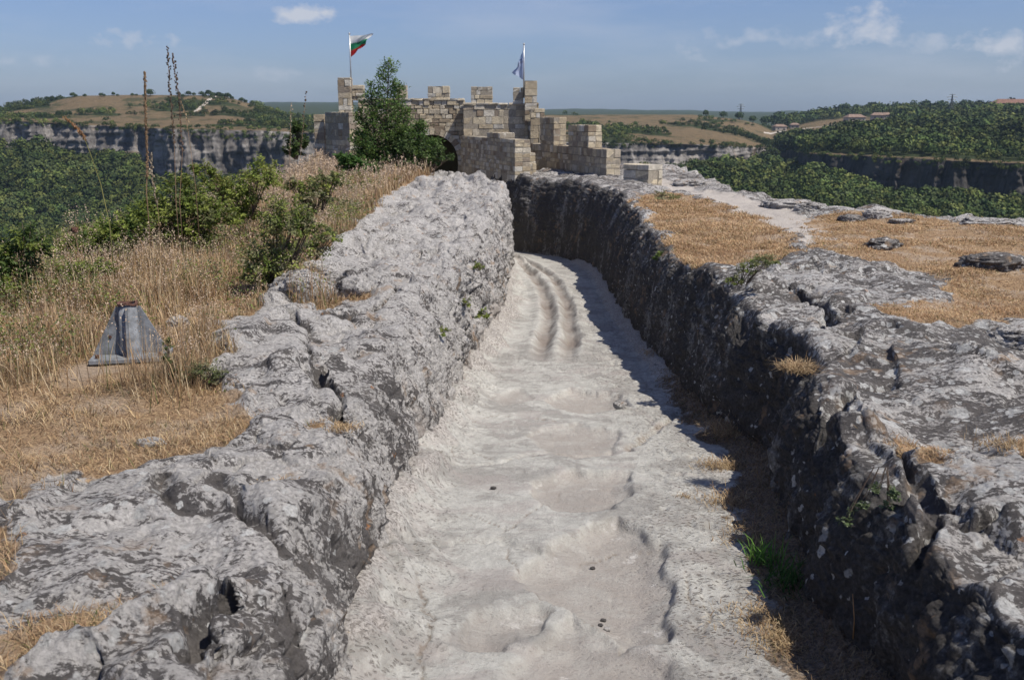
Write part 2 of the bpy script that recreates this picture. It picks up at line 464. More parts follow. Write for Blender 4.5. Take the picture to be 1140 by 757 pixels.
def simple(name, colr, rough=.8, spec=.2, var=.25, scale=12, metal=0., bumpd=0.):
    s = NT(name, rough, spec); s.b.inputs['Metallic'].default_value = metal
    c = s.mix(s.ramp(s.noise(scale, 6, .65), .3, .7), tuple(q * (1 - var) for q in colr), tuple(min(1, q * (1 + var)) for q in colr))
    return s.done(c, s.bump(s.noise(scale * 4, 4), bumpd, .7) if bumpd else None)

def attr_material(name, rough=.75, spec=.25, trans=.0, var=.2, scale=3.):
    s = NT(name, rough, spec)
    c = s.attr('col', True)
    c = s.scalec(c, s.ramp(s.noise(scale, 3), .3, .7, 1 - var, 1 + var))
    s.L(c, s.b.inputs['Base Color'])
    if trans:
        t = s.n.new('ShaderNodeBsdfTranslucent'); s.L(c, t.inputs['Color'])
        m = s.n.new('ShaderNodeMixShader'); m.inputs[0].default_value = trans
        s.t.links.new(s.b.outputs[0], m.inputs[1]); s.t.links.new(t.outputs[0], m.inputs[2]); s.t.links.new(m.outputs[0], s.out.inputs['Surface'])
    return s.m

def land_material():
    s = NT('canyon_land', .95, .1)
    cliff, wood, track = s.attr('cliff'), s.attr('wood'), s.attr('track')
    dry = s.mix(s.noise(.012, 8, .6), (.165, .118, .066), (.215, .16, .092))
    dry = s.mix(s.math('MULTIPLY', s.ramp(s.noise(.035, 8, .7), .50, .60), .8), dry, (.055, .062, .028))
    dry = s.mix(s.math('MULTIPLY', s.ramp(s.noise(.2, 6, .7), .5, .66), .5), dry, (.08, .068, .04))
    wd = s.mix(s.noise(.1, 6, .7), (.030, .042, .018), (.06, .072, .028))
    c = s.mix(s.ramp(s.math('ADD', wood, s.math('MULTIPLY', s.math('SUBTRACT', s.noise(.05, 7, .7), .5), .8)), .4, .6), dry, wd)
    v = s.map(s.pos, (1, 1, .32))
    v2 = s.map(s.pos, (.35, .35, 1.3))
    cc = s.mix(s.ramp(s.noise(.11, 9, .68, v, .6), .38, .62), (.12, .112, .108), (.36, .335, .31))
    cc = s.mix(s.math('MULTIPLY', s.ramp(s.noise(.16, 7, .65, v2), .50, .62), .6), cc, (.10, .09, .085))
    cc = s.mix(s.math('MULTIPLY', s.ramp(s.noise(.05, 5, .6, v), .56, .66), .5), cc, (.27, .19, .12))
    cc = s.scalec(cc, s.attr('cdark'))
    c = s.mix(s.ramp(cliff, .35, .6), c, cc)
    c = s.mix(s.ramp(track, .4, .6), c, (.55, .49, .42))
    b = s.bump(s.noise(.5, 8, .7, v), 2.5, .9)
    return s.done(c, b)

M_ROCK = rock_material()
M_ROAD = road_material()
M_STONE = stone_material('castle_masonry')
M_MORTAR = simple('lime_mortar', (.30, .265, .215), .95, .1, .25, 20, bumpd=.01)
M_GRASS = attr_material('dry_grass_blades', .8, .2, .25, .15)
M_LEAF = attr_material('green_leaves', .6, .35, .42, .2)
M_CROWN = attr_material('far_foliage', .9, .1, 0., .3, .08)
M_BARK = simple('bark', (.14, .105, .08), .9, .1, .3, 30, bumpd=.004)
M_LAND = land_material()
# ------------------------------------------------------------------ near ground: two rock banks and the sunken cart road
def ground_poly(pts, z=0.): return [on_z(u, v, z) for u, v in pts]
SOIL_L = [ground_poly([(-400, 545), (0, 557), (60, 530), (130, 522), (200, 500), (268, 492), (262, 455), (238, 425), (225, 395), (232, 360), (272, 346), (300, 333), (322, 316), (352, 290),
                       (385, 262), (410, 235), (445, 208), (478, 199), (470, 180), (300, 158), (0, 170), (-400, 200)]),
          ground_poly([(-300, 585), (0, 600), (25, 640), (45, 690), (110, 680), (172, 660), (190, 668), (110, 705), (62, 745), (40, 800), (-300, 900)]),
          ground_poly([(372, 460), (392, 462), (402, 498), (388, 505), (376, 485)]), ground_poly([(296, 548), (330, 547), (326, 562), (298, 563)]),
          ground_poly([(330, 330), (352, 308), (366, 318), (392, 340), (372, 348), (340, 345)])]
TRACK_R = ground_poly([(735, 196), (800, 214), (870, 226), (905, 240), (940, 262), (925, 280), (890, 272), (870, 252), (820, 236), (760, 216), (700, 200)])
SOIL_R = [ground_poly([(700, 222), (735, 213), (790, 225), (850, 240), (888, 262), (885, 282), (840, 292), (790, 296), (755, 305), (728, 285), (738, 262), (722, 240)]),
          ground_poly([(890, 240), (960, 238), (1050, 243), (1140, 250), (1500, 255), (1500, 352), (1140, 352), (1080, 364), (1000, 358), (982, 346), (1050, 330), (1066, 318), (1030, 298), (960, 292), (925, 280)]),
          ground_poly([(985, 500), (1010, 480), (1060, 512), (1050, 526), (1010, 512)]), ground_poly([(1105, 478), (1160, 474), (1180, 510), (1125, 508)]),
          ground_poly([(1290, 400), (1500, 420), (1500, 500), (1320, 470)])]
# edge of the plateau (it drops into the canyon outside this outline)
PLATEAU = [(-60, -30), (-60, -30), (-7.6, 1), (-5.9, 6), (-5.6, 9.8), (-5.2, 14), (-5.4, 20), (-7.2, 28), (-9.5, 33), (-9.5, 40), (-6, 46), (5, 46), (6.2, 38), (5.4, 31),
           (5.5, 26), (5.7, 21), (7.2, 18.3), (9.5, 17.3), (14, 16.0), (26, 12), (40, -30)]
NOSE = np.array([[on_z(u, v)[0], on_z(u, v)[1], r, h] for (u, v, r, h) in (
    (350, 318, .35, .16), (395, 500, .32, .10), (370, 420, .30, .10), (300, 560, .5, .08), (130, 730, .35, .16), (250, 700, .3, .06), (500, 215, .9, .16), (530, 205, .6, .12),
    (440, 300, .5, .10), (480, 250, .6, .1), (330, 640, .25, .05), (60, 560, .45, .05), (200, 545, .4, .05), (410, 380, .4, .08),
    (880, 330, .35, .14), (1000, 410, .6, .06), (950, 480, .25, .12), (1060, 600, .3, .10), (760, 310, .4, .05), (1040, 520, .2, .10),
    (940, 300, .5, .1), (850, 305, .25, .12), (1130, 620, .3, .06), (720, 235, .5, .08), (1120, 700, .3, .08),
)])
CREV = [([(362, 398), (378, 440), (392, 480), (400, 520)], .045, .16), ([(385, 495), (402, 530), (392, 560)], .04, .12), ([(248, 548), (255, 600), (300, 610)], .03, .05),
        ([(190, 540), (205, 580), (290, 600)], .04, .06), ([(320, 650), (330, 700), (345, 757)], .03, .08), ([(215, 655), (240, 720), (260, 757)], .04, .10),
        ([(455, 320), (420, 345), (372, 356)], .05, .08), ([(300, 350), (345, 372), (330, 400)], .04, .06),
        ([(850, 480), (905, 470), (935, 468), (985, 480)], .05, .20), ([(935, 462), (950, 440), (985, 430)], .05, .10), ([(870, 320), (905, 350), (920, 380), (960, 385), (985, 375)], .06, .14),
        ([(815, 340), (840, 360), (845, 400), (825, 430)], .10, .28), ([(1090, 590), (1040, 600), (1010, 640), (990, 700)], .045, .12), ([(990, 500), (1010, 545), (1030, 600)], .04, .10),
        ([(1050, 500), (1100, 520), (1140, 530)], .04, .06)]
CREV = [([on_z(u, v) for u, v in p], w * 1.45, d * 1.1) for p, w, d in CREV]

def top_relief(x, y, side):
    """large shapes of the plateau top, also the soil / track masks"""
    wx = x + .30 * fbm(x * 1.3, y * 1.3, oct=4); wy = y + .30 * fbm(x * 1.3 + 40, y * 1.3, oct=3)
    soil = np.zeros_like(x)
    for p in (SOIL_L if side < 0 else SOIL_R):
        soil = np.maximum(soil, sstep(.16, -.16, .10 * fbm(x * 4.5, y * 3.5, oct=3) + sdf_poly(wx, wy, p) * (1 if side < 0 else .7)))
    track = sstep(.10, -.42, sdf_poly(wx, wy, TRACK_R)) if side > 0 else np.zeros_like(x)
    h = .10 * fbm(x * .55, y * .55, oct=2)
    if side < 0:
        h = h + .10 * sstep(-1.5, -4.5, x) * sstep(3, 9, y)
    rocky = (1 - soil) * (1 - track)
    fr_ = (1.3 * fbm(x * .6, y * .38, oct=2) + .06 * fbm(x * 3, y * 3, oct=2)) * 1.7; fl_ = np.floor(fr_); fc_ = fr_ - fl_
    led = sstep(.40, .52, fc_) - fc_
    h = h + rocky * (.13 * fbm(x * 1.1 + 3, y * .9, oct=2) + .03 + .06 * led)
    h = h - .03 * soil - .04 * track
    for cx, cy, r, a in NOSE:
        sel = sstep(1., .15, np.sqrt((wx - cx) ** 2 + (wy - cy) ** 2) / r)
        h = h + a * sel * (1 - .7 * soil)
    cr = np.zeros_like(x)
    for p, w, d in CREV:
        dd = dist_line(wx * .6 + x * .4, wy * .6 + y * .4, p)
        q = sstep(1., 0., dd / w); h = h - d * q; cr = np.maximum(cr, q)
    out = np.maximum(0, sdf_poly(x, y, PLATEAU) + .5 * fbm(x * .5, y * .5, oct=3))
    h = h - out * 1.6 - np.minimum(out, 3) * .4
    return h, soil, track, cr

def rock_disp(P, rocky, wall, smooth_=1.):
    x, y, z = P[..., 0], P[..., 1], P[..., 2]
    d = .045 * billow(x * 1.5, y * 1.3, z * 2.0 + 5, oct=4, gain=.42)
    d = d + .017 * fbm(x * 5.2, y * 3.1, z * 4.4, oct=4, gain=.58)
    f1, f2, _ = worley(x * 3.4 + .3 * fbm(x * 3, y * 3, z * 3, oct=2), y * 3.0, z * 3.4)
    d = d - .040 * sstep(.16, 0., f2 - f1) * sstep(-.1, .25, perlin(x * .9, y * .9, z * .9 + 8))
    g1, g2, _ = worley(x * 9, y * 7 + .4 * perlin(x * 5, y * 5, z * 5), z * 9)
    d = d - .020 * sstep(.38, .1, g1) * sstep(0, .3, perlin(x * 1.6 + 9, y * 1.6, z * 1.6))
    d = d * rocky * smooth_
    # upright pick-worn flutes and hollows on the walls
    d = d + wall * (.07 * fbm(x * 1.6, y * 1.6, z * .7, oct=3) + .03 * billow(x * 4.5, y * 4.5, z * 1.6, oct=3) + .022 * billow(x * 8, y * 8, z * 8, oct=3, gain=.6))
    d = d + (1 - rocky) * (1 - wall) * .02 * fbm(x * 2.5, y * 2.5, oct=4)
    return d

def spaced(y0, y1, a, b):
    ys = [y0]
    while ys[-1] < y1: ys.append(ys[-1] + max(a + b * max(ys[-1], 0), a))
    return np.array(ys)

def normals(P):
    du = np.gradient(P, axis=0); dv = np.gradient(P, axis=1)
    n = np.cross(dv, du); n /= np.linalg.norm(n, axis=-1, keepdims=True) + 1e-12
    return n

# ---- right bank: a sheet swept along the right wall of the road
RB = [(1.62, -4), (1.60, 0), (1.58, 2.5), (1.56, 3.8), (1.62, 4.8), (1.70, 5.6), (1.74, 6.3), (1.98, 7.0), (2.05, 7.8), (1.95, 8.6), (1.93, 10), (1.86, 12), (1.86, 14), (1.86, 17), (1.95, 20),
      (2.0, 23), (1.85, 25.3), (1.35, 27.6), (.75, 28.9), (.1, 29.9), (-.45, 31.4), (-1.1, 33.6), (-1.75, 36), (-2.0, 37.4), (-2.1, 40)]
def resample(pts, n=2000):
    p = np.array(pts, float)
    t = np.concatenate([[0], np.cumsum(np.linalg.norm(np.diff(p, axis=0), axis=1))])
    s = np.linspace(0, t[-1], n)
    q = np.stack([np.interp(s, t, p[:, 0]), np.interp(s, t, p[:, 1])], 1)
    k = np.hanning(61); k /= k.sum()
    for j in (0, 1): q[:, j] = np.convolve(np.pad(q[:, j], 30, mode='edge'), k, 'valid')
    return s, q
s_, q_ = resample(RB)
tan = np.gradient(q_, axis=0); tan /= np.linalg.norm(tan, axis=1)[:, None]
nor = np.stack([tan[:, 1], -tan[:, 0]], 1)
k = np.hanning(241); k /= k.sum()
nors = np.stack([np.convolve(np.pad(nor[:, j], 120, mode='edge'), k, 'valid') for j in (0, 1)], 1)
yy = spaced(-4, 34, .010, .0034)
sta = yy + 4.0; sta = sta[sta < s_[-1]]
def samp(a): return np.stack([np.interp(sta, s_, a[:, j]) for j in (0, 1)], 1)
B, N, NS = samp(q_), samp(nor), samp(nors)
NS /= np.linalg.norm(NS, axis=1)[:, None]
NW = 170
cw = np.linspace(0, 1, NW)
dt = [0.]
while dt[-1] < 55: dt.append(dt[-1] + .011 + dt[-1] * .0125)
dt = np.array(dt[1:])
def bank(B, N, NS, lean, rnd, side, topz=0.):
    ns = len(B)
    fz = floor_z(B[:, 1]) - .12
    P = np.zeros((ns, NW + len(dt), 3)); wall = np.zeros(P.shape[:2]); hgt = np.zeros(P.shape[:2])
    D0 = lean + rnd          # plan offset where the top is reached
    for j, c in enumerate(cw):
        # rounded shoulder: superellipse between foot and rim
        a = c * math.pi / 2
        o = D0 * (1 - np.cos(a) ** 0.9) * .5 + lean * .5 * c + rnd * .5 * (1 - math.cos(a) ** .7)
        o = o / (D0 * .5 + lean * .5 + rnd * .5 + 1e-9) * D0
        zz = fz + (topz - fz) * np.sin(a) ** (0.86)
        P[:, j, 0] = B[:, 0] + N[:, 0] * o; P[:, j, 1] = B[:, 1] + N[:, 1] * o; P[:, j, 2] = zz
        wall[:, j] = 1 - sstep(.70, 1.0, c); hgt[:, j] = c
    for j, d in enumerate(dt):
        w = min(1, d / 3.)
        nn = N * (1 - w) + NS * w
        P[:, NW + j, 0] = B[:, 0] + N[:, 0] * D0 * (1 - w) + nn[:, 0] * D0 * w + nn[:, 0] * d
        P[:, NW + j, 1] = B[:, 1] + N[:, 1] * D0 * (1 - w) + nn[:, 1] * D0 * w + nn[:, 1] * d
        P[:, NW + j, 2] = topz; hgt[:, NW + j] = 1
    h, soil, track, cr = top_relief(P[..., 0], P[..., 1], side)
    # fade relief in from the foot of the wall
    fade = hgt ** 1.5
    P[..., 2] += h * fade
    onwall = wall * 1.
    soil = soil * (1 - onwall) ** 2; track = track * (1 - onwall)
    nrm = normals(P) * (-1 if side < 0 else 1)
    nrm *= np.sign(nrm[0, -5, 2])
    rocky = (1 - soil) * (1 - track)
    d = rock_disp(P, np.clip(rocky, 0, 1), onwall * (.35 + .65 * sstep(0, .1, hgt)), 1. + .7 * sstep(8, 13, P[..., 1]) if side < 0 else .72)
    P += nrm * d[..., None]
    return P, soil, track, onwall, hgt, cr
lean = np.interp(B[:, 1], [0, 3, 5, 8, 10, 14, 20, 24, 40], [-.02, .0, .04, .08, .10, .15, .35, .55, .45])
rnd = np.interp(B[:, 1], [0, 4, 8, 14, 30], [.22, .24, .28, .25, .18])
lean = lean + .10 * perlin(sta * .7, sta * 0 + 3.3); rnd = rnd + .05 * perlin(sta * .5, sta * 0 + 9)
P, soil, track, wall, hgt, cr = bank(B, N, NS, lean, rnd, 1)
RIGHT = dict(P=P, soil=soil, wall=wall)
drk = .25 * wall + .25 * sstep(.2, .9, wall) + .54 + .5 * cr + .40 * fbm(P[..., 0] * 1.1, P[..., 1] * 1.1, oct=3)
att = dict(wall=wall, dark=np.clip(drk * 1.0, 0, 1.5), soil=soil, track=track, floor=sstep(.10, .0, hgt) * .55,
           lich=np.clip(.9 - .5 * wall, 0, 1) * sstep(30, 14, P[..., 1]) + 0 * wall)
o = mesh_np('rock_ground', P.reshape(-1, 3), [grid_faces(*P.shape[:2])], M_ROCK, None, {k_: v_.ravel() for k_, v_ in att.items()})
tag(o, kind='structure')

# ---- left bank
LB = [(-.62, -4), (-.62, 2), (-.68, 4), (-.76, 6), (-.66, 8.3), (-.55, 10.5), (-.46, 12.6), (-.17, 16.5), (-.06, 20), (.02, 24), (.0, 26.6), (-.05, 27.4)]
yl = spaced(-4, 27.4, .010, .0034)
s2, q2 = resample(LB); 
bx = np.interp(yl, q2[:, 1], q2[:, 0])
Bl = np.stack([bx, yl], 1)
Nl = np.tile([-1., 0.], (len(yl), 1))
leanl = np.interp(yl, [0, 3, 5, 7.3, 11.6, 16, 26, 28], [.06, .10, .12, .16, .10, .16, .12, .1]) + .06 * perlin(yl * .8, yl * 0 + 1.3)
rndl = np.interp(yl, [0, 4, 8, 14, 30], [.30, .30, .32, .26, .16])
# the bank ends at the bend; its far end slants back to the left
P, soil, track, wall, hgt, cr = bank(Bl, Nl, Nl, leanl, rndl, -1)
nt = 60
end_extra = np.linspace(0, 1, nt)[1:]
def slant(P):
    x, y = P[..., 0].copy(), P[..., 1].copy()
    w = np.clip((y - 14) / 13.4, 0, 1) ** 1.5
    add = np.clip((-x - .35) * 2.3, 0, 10.4)
    P[..., 1] = y + w * add
slant(P)
# re-evaluate masks in the slanted part so grass and rim stay where they belong
h2_, soil2, _, cr2 = top_relief(P[..., 0], P[..., 1], -1)
soil = soil2 * (1 - wall) ** 2
last = P[-1].copy()
tail = []
for e in end_extra:
    r = last.copy(); zf = floor_z(r[:, 1]) - .2
    q = math.sin(e * math.pi / 2)
    dirx, diry = .75, .66
    off = .45 * q ** 2 * np.clip(hgt[-1], .2, 1)
    r[:, 0] += dirx * off * 0.3; r[:, 1] += diry * off * (1 + e)
    r[:, 2] = last[:, 2] * (1 - e ** 1.6) + zf * e ** 1.6
    r[:, 2] = np.minimum(r[:, 2], last[:, 2])
    dd = .05 * fbm(r[:, 0] * 2, r[:, 1] * 2, r[:, 2] * 2, oct=4)
    r[:, 1] += dd
    tail.append(r)
P = np.concatenate([P, np.array(tail)], 0)
ext = lambda a: np.concatenate([a, np.repeat(a[-1:], nt - 1, 0)], 0)
soil = np.concatenate([soil, np.zeros((nt - 1, soil.shape[1]))], 0); track, wall, hgt, cr = ext(track), ext(wall), ext(hgt), ext(cr)
LEFT = dict(P=P, soil=soil, wall=wall)
x, y = P[..., 0], P[..., 1]
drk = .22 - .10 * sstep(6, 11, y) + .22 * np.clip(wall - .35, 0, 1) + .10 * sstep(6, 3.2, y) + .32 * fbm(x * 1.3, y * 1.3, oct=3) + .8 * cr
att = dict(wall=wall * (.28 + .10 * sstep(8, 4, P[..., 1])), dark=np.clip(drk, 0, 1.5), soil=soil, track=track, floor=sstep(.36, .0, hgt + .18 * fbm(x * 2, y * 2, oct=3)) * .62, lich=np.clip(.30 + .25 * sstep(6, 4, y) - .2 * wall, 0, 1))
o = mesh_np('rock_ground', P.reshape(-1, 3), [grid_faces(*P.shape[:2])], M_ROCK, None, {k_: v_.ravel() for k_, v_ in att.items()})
tag(o, kind='structure')

# ---- cart road floor
yf = spaced(-4, 39.5, .010, .0034)
nx = 420
xl = np.interp(yf, [-4, 25, 27, 33, 40], [-1.35, -1.2, -1.6, -4.6, -5.6]); xr = np.interp(yf, [-4, 8, 24, 30, 34, 40], [2.35, 2.9, 2.8, 1.8, .6, -.6])
t = np.linspace(0, 1, nx)
X = xl[:, None] * (1 - t) + xr[:, None] * t; Y = np.repeat(yf[:, None], nx, 1)
Z = floor_z(Y)
fp = lambda pts: [on_floor(u, v) for u, v in pts]
wx = X + .05 * fbm(X * 4, Y * 4, oct=3); wy = Y + .07 * fbm(X * 4 + 9, Y * 4, oct=3)
basin = np.zeros_like(X)
for pts, dep, soft in (
    ([(590, 535), (640, 522), (700, 525), (708, 548), (684, 566), (655, 572), (618, 570), (595, 552)], .07, .08),
    ([(566, 642), (600, 618), (640, 590), (684, 575), (742, 600), (750, 650), (748, 712), (690, 722), (655, 692), (618, 674), (588, 662)], .085, .10),
    ([(505, 705), (528, 680), (600, 672), (618, 684), (584, 706), (560, 726), (512, 722)], .06, .10),
    ([(540, 790), (575, 725), (640, 685), (700, 722), (750, 735), (760, 800)], .06, .12),
    ([(606, 445), (636, 431), (692, 438), (702, 452), (655, 461), (615, 456)], .075, .12),
    ([(585, 480), (640, 470), (690, 478), (690, 505), (640, 512), (600, 500)], .045, .12),
    ([(540, 440), (580, 432), (596, 444), (560, 452)], .03, .1)):
    sd = sdf_poly(wx, wy, fp(pts)); m = .6 * sstep(.01, -.045, sd) + .4 * sstep(0, -soft * 2, sd)
    Z = Z - dep * m; basin = np.maximum(basin, m)
    Z = Z + .005 * sstep(.10, 0, np.abs(sd - .05))
crk = np.zeros_like(X)
for pts, w in (([(697, 503), (722, 480), (742, 470), (768, 454)], .045), ([(430, 516), (480, 520), (520, 500), (545, 512), (600, 508), (690, 505)], .014), ([(590, 655), (618, 676), (655, 692), (690, 720)], .016),
               ([(465, 650), (478, 700), (470, 760)], .02), ([(760, 640), (790, 700), (800, 735)], .018), ([(640, 615), (700, 600), (745, 604)], .012), ([(560, 590), (600, 566), (620, 540)], .012), ([(520, 570), (560, 590), (575, 640)], .010), ([(628, 470), (560, 462), (520, 470)], .012)):
    q = sstep(1., .2, dist_line(wx + .01 * perlin(X * 30, Y * 30), wy, fp(pts)) / w) * sstep(-.5, .1, perlin(X * 4, Y * 4 + 7))
    Z = Z - .012 * q; crk = np.maximum(crk, q)
# gentle steps across the road
for pts, dz in (([(430, 515), (520, 520), (600, 505), (700, 500), (760, 455)], .03), ([(480, 605), (560, 600), (600, 615)], .03)):
    Z = Z - dz * sstep(.05, 0, dist_line(wx, wy, fp(pts)))
RUTS = [[(571, 291), (588, 303), (600, 318), (609, 338), (611, 360), (606, 382), (601, 402)], [(575, 286), (598, 298), (618, 312), (630, 334), (634, 360), (635, 384), (632, 404)]]
rut = np.zeros_like(X)
for r in RUTS:
    d = dist_line(X + .05 * perlin(X, Y * .8), Y, fp(r) )
    fadeY = sstep(12.0, 13.6, Y)
    d = d + .035 * fbm(X * 6, Y * 3, oct=3)
    q = sstep(.17, .02, d) * fadeY * (.75 + .5 * perlin(X * 0 + 2, Y * 1.1))
    Z = Z - .075 * q + .035 * sstep(.34, .16, d) * (1 - q) * fadeY; rut = np.maximum(rut, q * .85)
bl = np.interp(Y, q2[:, 1], q2[:, 0]); br = np.interp(Y, q_[:1700, 1], q_[:1700, 0])
bl = np.where(Y > 27, X - 2, bl)
dl = X - bl; dr = br - X
nn = fbm(X * 2.2, Y * 2.2, oct=4)
Z = Z + .22 * sstep(.42, -.1, dl + .22 * nn) ** 1.5 + .10 * sstep(.25, -.05, dr) * (Y < 26)
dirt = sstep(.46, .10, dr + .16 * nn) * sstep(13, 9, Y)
rough = np.clip(sstep(1.1, .5, dr + .15 * nn) + .5 * sstep(.5, .1, dl + .15 * nn) + .35 * sstep(10.3, 11.5, Y) * sstep(13.3, 12.3, Y), 0, 1)
rough = np.clip(rough * (1 - .7 * basin) + .12, 0, 1)
Z = Z + .012 * fbm(X * 1.1, Y * 1.1, oct=2) + .004 * fbm(X * 9, Y * 9, oct=3) * (.4 + rough)
w1, w2, _ = worley(X * 8 + .5 * perlin(X * 3, Y * 3), Y * 5.5, X * 0)
Z = Z - .020 * rough * sstep(.42, .12, w1)
w1, w2, _ = worley(X * 21 + .5 * perlin(X * 9, Y * 9), Y * 15, X * 0)
Z = Z - .007 * sstep(.40, .12, w1) * sstep(-.2, .35, perlin(X * 2.1, Y * 2.1 + 4) + rough * .6)
grit = np.clip(sstep(.30, -.02, dl + .26 * nn) * .62 + sstep(.34, .08, dr + .10 * nn) * .7 * (Y < 26), 0, 1)
grit = grit + sstep(22, 15, Y) * sstep(10, 14, Y) * sstep(.55, .2, dl + .1 * nn) * .5
ROADG = dict(X=X, Y=Y, Z=Z)
o = mesh_np('path', np.stack([X, Y, Z], -1).reshape(-1, 3), [grid_faces(*X.shape)], M_ROAD, None,
            dict(crk=crk.ravel(), dirt=dirt.ravel(), rough=rough.ravel(), rut=rut.ravel(), basin=basin.ravel(), grit=np.clip(grit, 0, 1).ravel()))
tag(o, kind='structure')

# height lookup on the banks (top part only)
def make_lookup(S):
    P = S['P'][:, NW:]; return P
def ground_near(x, y):
    """approximate height of the bank tops by the nearest vertex"""
    S = LEFT if x < .6 else RIGHT
    P = S['P'][:, NW - 15:]
    d = (P[..., 0] - x) ** 2 + (P[..., 1] - y) ** 2
    i = np.unravel_index(np.argmin(d), d.shape)
    return float(P[i][2])
# ------------------------------------------------------------------ canyon, opposite cliffs and hills
TAB = [ # u, valley(v,Y), cliff foot, cliff top, mid, ridge, far ridge v
 (-420, (330, 400), (176, 720), (145, 728), (136, 860), (128, 1000), 123),
 (0,   (330, 400), (160, 640), (134, 648), (129, 800), (122, 900), 123),
 (50,  (330, 400), (156, 625), (137, 633), (126, 790), (112, 900), 123),
 (90,  (330, 400), (168, 605), (139, 613), (126, 770), (107, 890), 123),
 (150, (330, 400), (163, 580), (142, 588), (129, 740), (106, 870), 123),
 (170, (330, 400), (190, 565), (143, 573), (130, 730), (106, 860), 122),
 (250, (330, 400), (192, 555), (145, 563), (132, 720), (106.5, 850), 120),
 (290, (330, 400), (195, 555), (145.5, 563), (136, 720), (118, 850), 117),
 (330, (330, 400), (195, 560), (147, 568), (140, 720), (130, 840), 116),
 (400, (310, 400), (195, 570), (152, 578), (145, 720), (138, 840), 117),
 (540, (280, 400), (190, 600), (157, 608), (142, 780), (129, 950), 124),
 (620, (270, 400), (186, 600), (158, 608), (141, 780), (128, 950), 124.5),
 (700, (260, 320), (180, 600), (160, 607), (141, 760), (128, 950), 124.5),
 (770, (260, 320), (178, 610), (161, 617), (143, 760), (128, 950), 125),
 (820, (262, 320), (173, 640), (163, 646), (150, 760), (133, 920), 127),
 (858, (265, 320), (170, 700), (165, 704), (158, 790), (141, 1000), 127),
 (880, (268, 320), (176, 640), (168, 645), (155, 760), (137, 1100), 126),
 (900, (270, 320), (182, 520), (171, 526), (158, 680), (131, 1150), 126),
 (950, (275, 320), (190, 480), (173, 486), (150, 660), (127, 1150), 126),
 (1000,(280, 320), (211, 440), (176, 447), (146, 650), (125.5, 1100), 126),
 (1140,(285, 320), (214, 400), (183, 407), (142, 620), (125, 1000), 126),
 (1600,(290, 320), (220, 380), (190, 387), (142, 600), (124, 1000), 125)]
tu = np.array([r[0] for r in TAB], float)
def zz(v, Y): return CAMZ + Y * ratios(0, v)[1]
cu = np.arange(-420, 1600, 1.5)
def col(i, j): return np.interp(cu, tu, [r[i][j] for r in TAB])
cn = fbm(cu * .013, cu * 0 + 4.2, oct=5, gain=.55)
ctrl = []      # list of (Y, z) per control
Yv = col(1, 1)
ctrl.append((cu * 0 + 60, cu * 0 - 78.))
ctrl.append((Yv, zz(col(1, 0), Yv)))
Yb = col(2, 1) * (1 + .035 * cn); ctrl.append((Yb, zz(col(2, 0) + np.where(cu > 868, 11, 5), Yb)))
Yt = Yb + (col(3, 1) - col(2, 1)); ctrl.append((Yt, zz(col(3, 0), Yt)))
Ym = col(4, 1); ctrl.append((Ym, zz(col(4, 0), Ym)))
Yr = col(5, 1); ctrl.append((Yr, zz(col(5, 0), Yr)))
ctrl.append((Yr + 350, zz(col(5, 0) + 6, Yr + 350) - 6))
fr = np.interp(cu, tu, [r[6] for r in TAB]) - 2.5
ctrl.append((cu * 0 + 2600, zz(fr + 5, 2600.)))
ctrl.append((cu * 0 + 4200, zz(fr + 1.2 * fbm(cu * .02, cu * 0 + 1.7, oct=3), 4200.)))
ctrl.append((cu * 0 + 6500, cu * 0 - 30))
NR = [14, 90, 44, 80, 60, 14, 10, 24, 10]
rows = []; band = []
for b, n in enumerate(NR):
    for t in np.arange(n) / n:
        te = t
        Yk = ctrl[b][0] * (1 - t) + ctrl[b + 1][0] * t
        zk = ctrl[b][1] * (1 - te) + ctrl[b + 1][1] * te
        rows.append((Yk, zk)); band.append(b + t)
rows.append(ctrl[-1]); band.append(9.)
FY = np.array([r[0] for r in rows]); FZ = np.array([r[1] for r in rows]); band = np.array(band)
BD = np.repeat(band[:, None], len(cu), 1)
FX = (cu[None] - UC) / FPX / 1.02 * FY
CU = np.repeat(cu[None], len(band), 0)
isl_ = sstep(1.95, 2.05, BD) * sstep(3.05, 2.95, BD)
amp = np.where(BD < 1, 2, np.where(BD < 3.2, 5., 2.2))
env = sstep(0, .3, BD) * sstep(5.0, 4.7, BD) 
FZ = FZ + env * (1 - isl_) * (amp * fbm(FX * .012, FY * .012, oct=5) * sstep(3.0, 3.4, np.where(BD < 2, 9, BD)) + .5 * fbm(FX * .06, FY * .06, oct=3))
# buttresses, gullies and ledges of the cliff faces
bt = isl_ * (7. * billow(FX * .02, FZ * .02, FY * .004, oct=4, gain=.55) + 2.6 * fbm(FX * .12, FZ * .05, oct=4, gain=.6) + 1.6 * perlin(FZ * .45, FX * .02))
FY2 = FY + bt; FX2 = FX
soft = sstep(1.8, 2., BD) * sstep(3.3, 3.0, BD)
u_, B_ = CU, BD
n1 = fbm(FX * .008, FY * .008, oct=4)
wood = np.zeros_like(FX)
wood = np.where(B_ < 2, .85, wood)
hillL = (u_ < 420) & (B_ >= 3)
wood = np.where(hillL, np.clip(.27 + 1.1 * fbm(FX * .010 + 7, FY * .014, oct=4) + .5 * sstep(5.0, 5.5, B_) + .35 * np.exp(-((B_ - 4.0) / .25) ** 2) * (u_ > 90) * (u_ < 230), 0, 1), wood)
wood = np.where(hillL & (B_ < 3.25), .15, wood)
wood = np.where(hillL & (u_ < 60) & (B_ > 4.3), .8, wood)
wood = np.where(hillL & (u_ > 285) & (B_ > 3.6), .75, wood)
hillM = (u_ >= 420) & (u_ < 868) & (B_ >= 3)
